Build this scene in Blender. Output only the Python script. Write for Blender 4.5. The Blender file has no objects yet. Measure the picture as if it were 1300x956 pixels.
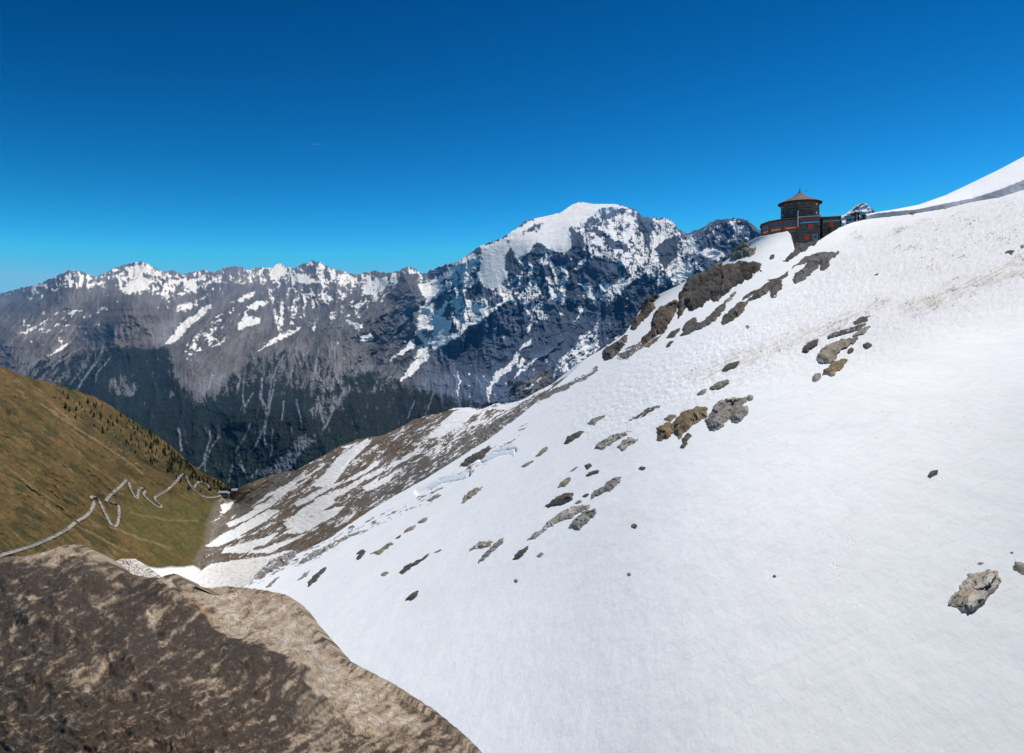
import bpy, math, random
import numpy as np
random.seed(7)
np.random.seed(7)
C = bpy.context.scene.collection
F = 867.0            # focal length in photo pixels (24 mm lens), horizon row 433, photo centre column 650
def P3(px, py, D):   # real point at forward distance D seen along a direction
    return np.stack([D*(px-650.0)/F, D+0*px, D*(433.0-py)/F], -1)

# ------------------------------------------------------------------ noise
_tab = np.random.RandomState(3).permutation(512)
_tab = np.concatenate([_tab, _tab]).astype(np.int32)
_ang = np.random.RandomState(5).rand(512)*2*np.pi
_gx, _gy = np.cos(_ang).astype(np.float32), np.sin(_ang).astype(np.float32)
def noise(x, y, seed=0):
    x = np.asarray(x, np.float32)+seed*17.31; y = np.asarray(y, np.float32)+seed*9.73
    xi = np.floor(x).astype(np.int32); yi = np.floor(y).astype(np.int32)
    fx = x-xi; fy = y-yi
    def g(ix, iy, dx, dy):
        h = _tab[(_tab[(ix) & 511]+iy) & 511]
        return _gx[h]*dx+_gy[h]*dy
    sx = fx*fx*fx*(fx*(fx*6-15)+10); sy = fy*fy*fy*(fy*(fy*6-15)+10)
    a = g(xi, yi, fx, fy); b = g(xi+1, yi, fx-1, fy)
    c = g(xi, yi+1, fx, fy-1); d = g(xi+1, yi+1, fx-1, fy-1)
    return ((a+sx*(b-a))*(1-sy)+(c+sx*(d-c))*sy)*1.5
def fbm(x, y, o=5, g=0.5, seed=0):
    s = 0; a = 1.0; t = 0; f = 1.0
    for k in range(o):
        s = s+a*noise(x*f, y*f, seed+k*3); t += a; a *= g; f *= 2.03
    return s/t
def ridged(x, y, o=5, g=0.5, seed=0):   # 0..1, crests at 1
    s = 0; a = 1.0; t = 0; f = 1.0; w = 1.0
    for k in range(o):
        n = 1-np.abs(noise(x*f, y*f, seed+k*5))*1.6
        n = np.clip(n, 0, 1)**2*w
        w = np.clip(n*1.6, 0.15, 1)
        s = s+a*n; t += a; a *= g; f *= 2.07
    return s/t
def cells(x, y, seed=0):          # broken facets: random height and tilt per cell; returns height (-1..1), border distance
    x = np.asarray(x, np.float32)+seed*3.7; y = np.asarray(y, np.float32)+seed*5.1
    xi = np.floor(x).astype(np.int32); yi = np.floor(y).astype(np.int32)
    f1 = np.full(x.shape, 9., np.float32); f2 = f1.copy(); hh = np.zeros_like(x)
    for i in (-1, 0, 1):
        for j in (-1, 0, 1):
            cx, cy = xi+i, yi+j
            h = _tab[(_tab[cx & 511]+cy) & 511]; h2 = _tab[h+1]; h3 = _tab[h2+3]
            dx = x-(cx+.15+.7*h/512.); dy = y-(cy+.15+.7*h2/512.)
            d = dx*dx+dy*dy
            v = (h3/256.-1)*.5+_gx[h3]*dx*1.1+_gy[h3]*dy*1.1
            m = d < f1
            f2 = np.where(m, f1, np.minimum(f2, d)); hh = np.where(m, v, hh); f1 = np.where(m, d, f1)
    return hh, np.sqrt(f2)-np.sqrt(f1)
def sstep(a, b, x):
    t = np.clip((x-a)/(b-a), 0, 1); return t*t*(3-2*t)
def rot(x, y, deg):
    c, s = math.cos(math.radians(deg)), math.sin(math.radians(deg))
    return x*c+y*s, -x*s+y*c

# ------------------------------------------------------------------ outlines
def zoom(ox, oy, sc):
    return lambda pts: [(ox+a/sc, oy+b/sc) for a, b in pts]
ZA = zoom(0, 300, 3.985); ZB = zoom(300, 300, 3.985); ZC = zoom(560, 250, 7.222); ZD = zoom(700, 250, 7.222)
ZE = zoom(560, 370, 6.375); ZF = zoom(740, 280, 5.417); ZG = zoom(180, 480, 4.333); ZH = zoom(240, 500, 2.826)
ZI = zoom(560, 400, 2.407); ZJ = zoom(860, 190, 2.94); ZK = zoom(800, 520, 2.6); ZL = zoom(0, 460, 3.985)
ZM = zoom(0, 660, 2.6)

def seg_dist(X, Y, pts):
    d = np.full(X.shape, 1e9, np.float32)
    for (x0, y0), (x1, y1) in zip(pts[:-1], pts[1:]):
        dx, dy = x1-x0, y1-y0
        t = np.clip(((X-x0)*dx+(Y-y0)*dy)/(dx*dx+dy*dy+1e-9), 0, 1)
        d = np.minimum(d, (X-x0-t*dx)**2+(Y-y0-t*dy)**2)
    return np.sqrt(d)
def sdf(X, Y, pts):                     # positive inside
    d = seg_dist(X, Y, list(pts)+[pts[0]])
    ins = np.zeros(X.shape, bool)
    n = len(pts)
    for i in range(n):
        x0, y0 = pts[i]; x1, y1 = pts[(i+1) % n]
        if y0 == y1: continue
        c = ((y0 > Y) != (y1 > Y)) & (X < (x1-x0)*(Y-y0)/(y1-y0)+x0)
        ins ^= c
    return np.where(ins, d, -d)
def _box(X, Y, pts, m):
    xs = [p[0] for p in pts]; ys = [p[1] for p in pts]
    return np.nonzero((X > min(xs)-m) & (X < max(xs)+m) & (Y > min(ys)-m) & (Y < max(ys)+m))
def paint(ch, X, Y, pts, val, feather=3.0, k=1.0):
    I = _box(X, Y, pts, feather+1)
    if len(I[0]) == 0: return
    w = sstep(-feather, feather, sdf(X[I], Y[I], pts))*k
    ch[I] = ch[I]*(1-w)+val*w
def stroke(ch, X, Y, pts, val, width=1.5, feather=1.0, k=1.0):
    I = _box(X, Y, pts, width+feather+1)
    if len(I[0]) == 0: return
    w = (1-sstep(width*.5-feather*.5, width*.5+feather, seg_dist(X[I], Y[I], pts)))*k
    ch[I] = ch[I]*(1-w)+val*w
def rib(R, X, Y, pts, amp, width):
    I = _box(X, Y, pts, width+1)
    if len(I[0]) == 0: return
    d = seg_dist(X[I], Y[I], pts)
    w = np.clip(1-d/width, 0, 1)
    R[I] -= amp*(w**1.2)

def rbf(pts, X, Y, scale=200.0, lam=1e-3):       # thin plate through control points, values log
    P = np.array([(a/scale, b/scale) for a, b, _ in pts]); v = np.log(np.array([c for _, _, c in pts], float))
    n = len(P)
    r = np.linalg.norm(P[:, None]-P[None], axis=2)
    K = np.where(r > 0, r*r*np.log(r+1e-12), 0)+lam*np.eye(n)
    A = np.zeros((n+3, n+3)); A[:n, :n] = K; A[:n, n] = 1; A[:n, n+1:] = P; A[n, :n] = 1; A[n+1:, :n] = P.T
    w = np.linalg.solve(A, np.concatenate([v, [0, 0, 0]]))
    shp = X.shape; x = X.ravel()/scale; y = Y.ravel()/scale
    out = w[n]+w[n+1]*x+w[n+2]*y
    for i in range(n):
        q = (x-P[i, 0])**2+(y-P[i, 1])**2
        out = out+w[i]*0.5*q*np.log(q+1e-12)
    return np.exp(out).reshape(shp)

# ------------------------------------------------------------------ meshes
def link(name, me, mat=None, parent=None, smooth=True):
    o = bpy.data.objects.new(name, me); C.objects.link(o)
    if mat: me.materials.append(mat)
    if smooth: me.polygons.foreach_set('use_smooth', [True]*len(me.polygons))
    if parent: o.parent = parent
    return o
def np_mesh(name, V, Q, col=None, mat=None, smooth=True, col2=None, parent=None):
    me = bpy.data.meshes.new(name)
    V = np.ascontiguousarray(V.reshape(-1, 3), np.float32); Q = np.ascontiguousarray(Q.reshape(-1, 4), np.int32)
    used = np.zeros(len(V), bool); used[Q.ravel()] = True
    idx = np.cumsum(used)-1
    V = V[used]; Q = idx[Q].astype(np.int32)
    me.vertices.add(len(V)); me.vertices.foreach_set('co', V.ravel())
    me.loops.add(Q.size); me.loops.foreach_set('vertex_index', Q.ravel())
    me.polygons.add(len(Q)); me.polygons.foreach_set('loop_start', np.arange(0, Q.size, 4, dtype=np.int32))
    me.update(calc_edges=True)
    for nm, c in (('col', col), ('aux', col2)):
        if c is None: continue
        c = c.reshape(-1, c.shape[-1])[used]
        c4 = np.ones((len(c), 4), np.float32); c4[:, :c.shape[1]] = c
        at = me.color_attributes.new(nm, 'FLOAT_COLOR', 'POINT'); at.data.foreach_set('color', c4.ravel())
    return link(name, me, mat, parent, smooth)
def grid_quads(nr, nc, keep=None):
    i = np.arange(nr*nc).reshape(nr, nc)
    q = np.stack([i[:-1, :-1], i[1:, :-1], i[1:, 1:], i[:-1, 1:]], -1)
    if keep is not None: q = q[keep]
    return q.reshape(-1, 4)
def tag(o, label=None, cat=None, group=None, kind=None):
    if label: o['label'] = label
    if cat: o['category'] = cat
    if group: o['group'] = group
    if kind: o['kind'] = kind
    return o

# ------------------------------------------------------------------ materials
def new_mat(name):
    m = bpy.data.materials.new(name); m.use_nodes = True
    nt = m.node_tree; b = nt.nodes['Principled BSDF']
    return m, nt, b
def nd(nt, t, **kw):
    n = nt.nodes.new(t)
    for k, v in kw.items():
        if k.startswith('_'): setattr(n, k[1:], v)
        else: n.inputs[k.replace('__', ' ')].default_value = v
    return n
def noise_node(nt, scale, detail=6, rough=.55, coord=None, stretch=None):
    tc = nd(nt, 'ShaderNodeTexCoord'); n = nd(nt, 'ShaderNodeTexNoise'); n.inputs['Scale'].default_value = scale
    n.inputs['Detail'].default_value = detail; n.inputs['Roughness'].default_value = rough
    src = tc.outputs['Object']
    if stretch:
        mp = nd(nt, 'ShaderNodeMapping'); mp.inputs['Rotation'].default_value = stretch[1]; mp.inputs['Scale'].default_value = stretch[0]
        nt.links.new(src, mp.inputs['Vector']); src = mp.outputs['Vector']
    nt.links.new(src, n.inputs['Vector'])
    return n
def ramp(nt, src, stops):
    r = nd(nt, 'ShaderNodeValToRGB'); nt.links.new(src, r.inputs['Fac'])
    e = r.color_ramp.elements
    while len(e) < len(stops): e.new(0.5)
    for el, (p, c) in zip(e, stops):
        el.position = p; el.color = (c, c, c, 1) if not isinstance(c, tuple) else (*c, 1)
    return r
def mix(nt, kind, a, b, fac=1.0):
    m = nt.nodes.new('ShaderNodeMix'); m.data_type = 'RGBA'; m.blend_type = kind
    if hasattr(fac, 'is_output'): nt.links.new(fac, m.inputs[0])
    else: m.inputs[0].default_value = fac
    for s, sock in ((a, m.inputs[6]), (b, m.inputs[7])):
        if hasattr(s, 'is_output'): nt.links.new(s, sock)
        else: sock.default_value = (*s, 1)
    return m.outputs[2]
def mat_attr(name, ns, lo=.75, hi=1.25, bump_scale=None, bump_dist=.1, bump_str=.5, rough=.9, stretch=None, spec=.2, sss=False):
    m, nt, b = new_mat(name)
    at = nd(nt, 'ShaderNodeAttribute'); at.attribute_name = 'col'
    n = noise_node(nt, ns, 8, .6, stretch=stretch)
    r = ramp(nt, n.outputs['Fac'], [(.3, lo), (.7, hi)])
    nt.links.new(mix(nt, 'MULTIPLY', at.outputs['Color'], r.outputs['Color']), b.inputs['Base Color'])
    b.inputs['Roughness'].default_value = rough; b.inputs['Specular IOR Level'].default_value = spec
    if bump_scale:
        bn = noise_node(nt, bump_scale, 8, .6, stretch=stretch); bp = nd(nt, 'ShaderNodeBump')
        bp.inputs['Strength'].default_value = bump_str; bp.inputs['Distance'].default_value = bump_dist
        nt.links.new(bn.outputs['Fac'], bp.inputs['Height']); nt.links.new(bp.outputs['Normal'], b.inputs['Normal'])
    return m
def mat_plain(name, col, rough=.7, ns=None, var=.15, metal=0, bump=None, spec=.3):
    m, nt, b = new_mat(name)
    b.inputs['Roughness'].default_value = rough; b.inputs['Metallic'].default_value = metal
    b.inputs['Specular IOR Level'].default_value = spec
    n = noise_node(nt, ns or 2.0, 6, .6)
    r = ramp(nt, n.outputs['Fac'], [(.3, 1-var), (.7, 1+var)])
    nt.links.new(mix(nt, 'MULTIPLY', col, r.outputs['Color']), b.inputs['Base Color'])
    if bump:
        bp = nd(nt, 'ShaderNodeBump'); bp.inputs['Distance'].default_value = bump; bp.inputs['Strength'].default_value = .6
        nt.links.new(n.outputs['Fac'], bp.inputs['Height']); nt.links.new(bp.outputs['Normal'], b.inputs['Normal'])
    return m
def profile(pts):
    xs = np.array([p[0] for p in pts], float); ys = np.array([p[1] for p in pts], float)
    return lambda x: np.interp(x, xs, ys)
# ================================================================== FAR MOUNTAINS
SKY = [(-40,378),(-10,374),(0,373),(25,366),(39,363),(53,359),(73,350),(88,343),(100,343),(110,348),(123,352),(133,346),(143,341),
 (161,335),(179,332),(188,335),(198,342),(208,345),(218,343),(231,348),(246,345),(258,343),(271,346),(284,340),(299,338),
 (308,339),(315,343),(325,340),(333,340),(345,340),(354,334),(363,338),(373,341),(385,335),(398,331),(408,334),(418,340),
 (430,343),(446,348),(456,348),(466,345),(476,344),(486,346),(498,346),(508,343),(517,338),(526,341),(533,346),(541,347),
 (551,341),(566,336),(581,332),(593,324),(601,318),(610,312),(635,303),(655,291),(665,281),(685,276),(700,273),(713,269),
 (726,260),(736,256),(753,259),(781,259),(793,262),(806,266),(816,275),(826,276),(844,277),(851,279),(861,290),(872,297),
 (881,293),(888,291),(899,285),(908,279),(921,278),(938,277),(950,280),(962,291),(985,300),(1010,318),(1060,340)]
FARD = [(0,372,17000),(88,343,11000),(123,352,11500),(179,332,13000),(258,343,12500),(299,338,13000),(354,334,14000),(398,331,12000),
 (466,345,10000),(517,338,8000),(541,347,7400),(581,332,6450),(650,292,6480),(640,330,6180),(700,305,6300),(610,312,6400),(635,303,6400),(600,350,6150),(700,273,6850),(736,256,7150),(793,262,6950),(800,300,6250),(850,279,6300),
 (872,297,5900),(935,277,5500),(965,295,5400),(1060,340,5200),(-40,380,17000),(172,364,11000),(172,374,8300),(60,400,8500),
 (0,410,9000),(100,440,7200),(0,460,7000),(180,440,6800),(230,410,8000),(280,360,10500),(300,390,8500),(330,440,6800),
 (400,350,10200),(400,400,7800),(450,380,7800),(430,420,6800),(500,360,7600),(500,420,6450),(540,440,6250),(555,400,6250),
 (470,470,6000),(600,400,5880),(650,350,6050),(700,330,5950),(760,300,6150),(650,430,5500),(700,400,5600),(750,370,5700),
 (800,330,5750),(800,400,5200),(850,350,5400),(900,320,5300),(620,490,4900),(700,480,4700),(560,510,4700),(450,540,4600),
 (350,600,4300),(300,560,4500),(200,520,5000),(100,500,5600),(0,500,6000),(350,500,5100),(250,480,5600),(280,640,4200),(-40,500,6000),
 (560,620,4100),(900,420,4900),(1000,380,5000)]
top = profile(SKY)
botf = profile([(-40,500),(15,500),(95,530),(155,560),(213,600),(270,640),(290,650),(330,640),(400,610),(480,580),(560,552),(620,540),(700,520),(760,470),(860,390),(900,365),(1060,352)])
STEP = 0.72
xs = np.arange(-40, 1060, STEP)
nr = 400
T = np.linspace(0, 1, nr)[:, None]
X = np.broadcast_to(xs[None], (nr, len(xs))).astype(np.float32)
tp = top(xs)+1.5*noise(xs/5.0, 0*xs, 4)*1.0+0.8*noise(xs/1.9, 0*xs, 9)
snowcap = (xs > 655) & (xs < 795)
tp = np.where(snowcap, top(xs)+.25*noise(xs/4., 0*xs, 4), tp)
Y = (tp[None]+(botf(xs)-tp)[None]*T).astype(np.float32)
W1 = fbm(X/22, Y/22, 4, seed=1); W2 = fbm(X/22, Y/22, 4, seed=2)
W3 = fbm(X/5, Y/5, 3, seed=3)*3.2; W4 = fbm(X/5, Y/5, 3, seed=4)*3.0
WX = X+W1*5.5+W3; WY = Y+W2*5.5+W4
# coarse depth then bilinear
cx = np.arange(-48, 1072, 8.0); cy = np.arange(240, 664, 8.0)
GX, GY = np.meshgrid(cx, cy)
GD = rbf(FARD, GX, GY)
for j in range(GD.shape[0]-2, -1, -1):      # no overhanging walls: every face leans back at least a little
    GD[j] = np.maximum(GD[j], GD[j+1]*(1+8*.92/F))
for _ in range(2):
    GP = np.pad(GD, 1, mode='edge'); GD = (GP[:-2, 1:-1]+GP[2:, 1:-1]+GP[1:-1, :-2]+GP[1:-1, 2:]+2*GD)/6
def bil(G, X, Y, x0, y0, st):
    a = np.clip((X-x0)/st, 0, G.shape[1]-1.001); b = np.clip((Y-y0)/st, 0, G.shape[0]-1.001)
    i = a.astype(int); j = b.astype(int); fa = a-i; fb = b-j
    return (G[j, i]*(1-fa)+G[j, i+1]*fa)*(1-fb)+(G[j+1, i]*(1-fa)+G[j+1, i+1]*fa)*fb
D = bil(GD, X, Y, -48, 240, 8.0)
# relief in pixel units (negative = towards viewer)
R = np.zeros_like(X)
for pts, a, w in [
 (ZA([(700,280),(640,330),(590,440),(560,560),(480,700)]), 22, 45), (ZA([(700,280),(800,330),(900,380),(960,420)]), 16, 30),
 (ZA([(390,175),(340,260),(230,330),(100,400)]), 14, 35), (ZA([(720,130),(700,200),(640,290)]), 8, 22),
 (ZA([(1060,300),(1060,420),(960,560),(900,700)]), 16, 30), (ZA([(1200,160),(1150,240),(1080,320)]), 8, 20),
 (ZA([(1290,350),(1200,480),(1100,600),(1010,700)]), 10, 30), (ZA([(150,255),(200,340),(100,430)]), 8, 25),
 (ZB([(410,130),(400,200),(330,260),(150,330),(100,420)]), 12, 26), (ZB([(510,170),(430,260),(300,330),(220,440),(100,560)]), 12, 26),
 (ZB([(865,150),(830,240),(760,330),(690,430),(600,520),(520,640),(480,760)]), 20, 36),
 (ZB([(840,200),(900,300),(900,420),(830,560),(740,700),(620,860)]), 18, 30),
 (ZB([(480,430),(440,520),(400,640),(360,760),(340,900)]), 14, 26), (ZB([(340,460),(280,560),(220,700),(160,860)]), 12, 24),
 (ZB([(180,520),(120,640),(60,780),(0,900)]), 12, 26), (ZB([(1120,130),(1080,220),(1100,330),(1090,500)]), 14, 26),
 (ZB([(1290,380),(1090,520),(900,680),(700,860)]), 20, 34),
 (ZC([(360,450),(240,560),(100,720),(60,900)]), 8, 16), (ZC([(700,300),(620,440),(580,620),(560,800)]), 4, 16),
 (ZC([(880,400),(900,520),(860,700),(780,900)]), 11, 16), (ZC([(1190,270),(1180,480),(1180,700),(1250,900)]), 14, 18),
 (ZD([(180,270),(240,420),(330,530),(430,700),(480,950)]), 14, 20), (ZD([(700,100),(720,260),(690,420),(660,620),(520,800)]), 12, 22),
 (ZD([(880,180),(840,330),(880,460),(760,600)]), 12, 18), (ZD([(1120,350),(1000,430),(930,590),(740,780),(620,950)]), 18, 22),
 (ZD([(1200,330),(1180,500),(1000,650),(960,850)]), 12, 18), (ZE([(560,60),(400,160),(80,400)]), 14, 24),
 (ZE([(700,90),(740,190),(650,230),(500,250)]), 8, 18), (ZE([(860,130),(880,300),(760,500),(560,700),(450,900)]), 10, 24),
 (ZE([(1275,200),(1100,360),(1000,520),(850,640),(620,800)]), 14, 26),
 (ZF([(900,10),(850,130),(780,230),(700,300),(600,380)]), 14, 26), (ZF([(1060,0),(1080,120),(1000,230),(860,330)]), 12, 22),
 (ZF([(700,90),(600,160),(500,300),(330,430),(230,560)]), 12, 22)]:
    rib(R, X+W1*5, Y+W2*5, pts, a*(1.5 if pts[0][0] < 540 else .6), w)
def amp(x, y):  # rougher on the high rock walls, softer on scree and forest
    return 1.0
# fall-line noise: steep gullies straight down, slanting ones on the long left-hand spurs
wd = np.zeros_like(X); wl = np.zeros_like(X)
paint(wd, X, Y, [(-50,370),(60,375),(150,390),(100,440),(140,560),(-50,560)], 1, 25)
paint(wd, X, Y, ZB([(-250,350),(200,500),(700,260),(900,190),(1080,210),(1090,520),(780,760),(500,500),(0,600),(-200,640)]), 1, 14)
paint(wd, X, Y, ZE([(300,956),(600,420),(1275,150),(1275,600),(700,956)]), 1, 12)
paint(wl, X, Y, ZA([(560,560),(600,380),(700,290),(820,420),(830,560)]), 1, 20); wd *= (1-wl)
paint(wd, X, Y, ZA([(830,560),(1200,250),(1300,300),(1250,560),(1000,700)]), 1, 10)
ZONES = [(0, 1-np.clip(wd+wl, 0, 1)), (38, wd), (-16, wl)]
def dirn(fn):
    out = np.zeros_like(X)
    for ang_, wt in ZONES:
        I = np.nonzero(wt > .002)
        # positive angle: gullies run from upper right to lower left
        u, v = rot(X[I], Y[I], -ang_ if False else ang_)
        out[I] += wt[I]*fn(u, v, W1[I], W2[I])
    return out
g1 = dirn(lambda u, v, a, b: ridged(u/26+a*.25, v/70, 5, .55, seed=11))
g2 = dirn(lambda u, v, a, b: ridged(u/11+a*.4, v/34, 4, .55, seed=23))
cf1, ce1 = cells((X+W1*6)/17, (Y+W2*6)/13, 3)
cf2, ce2 = cells((X+W1*8)/7, (Y+W2*8)/5.2, 5)
g3 = fbm(X/14, Y/11, 5, .6, seed=31)
g4 = ridged(X/34+W1*.5, Y/30+W2*.5, 5, .6, seed=37)
rockamp = np.ones_like(X)
paint(rockamp, X, Y, ZA([(0,420),(620,300),(900,380),(930,560),(0,560)]), .55, 15)
paint(rockamp, X, Y, [(-50,470),(300,460),(420,500),(640,520),(640,700),(-50,700)], .5, 25)
capm = np.zeros_like(X)
paint(capm, X, Y, ZC([(700,270),(760,235),(940,180),(1110,135),(1200,70),(1270,40),(1500,40),(1700,80),(1600,105),(1500,100),(1400,150),(1270,190),(1250,250),(1190,280),(1160,340),(1180,480),(1140,510),(960,470),(870,400),(760,560),(700,560),(620,470)]), 1, 5)
paint(capm, X, Y, ZC([(360,450),(500,410),(620,360),(620,440),(600,520),(570,600),(600,700),(520,830),(440,850),(380,770),(330,740),(370,600)]), .8, 5)
rockamp *= (1-.85*capm)
nz0 = (g1*15+g2*5+g4*6+g3*3+cf1*1.6+cf2*.8)*.85
R -= rockamp*(nz0-float(nz0.mean()))
caps = np.zeros_like(X)
paint(caps, X, Y, ZC([(330,740),(340,520),(620,340),(700,270),(760,235),(940,180),(1110,135),(1270,40),(1700,60),(1600,120),(1270,230),(1180,480),(960,470),(870,400),(700,560),(600,750),(520,840),(420,850)]), 1, 12)
R = R*(1-.75*caps)+float(R[caps > .5].mean())*.75*caps
fine = fbm(X/3.2, Y/2.6, 3, .6, seed=47)
R -= rockamp*fine*.9
edge = sstep(0, 6, Y-tp[None])
D = D*(1+R*edge/F*1.0)
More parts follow.
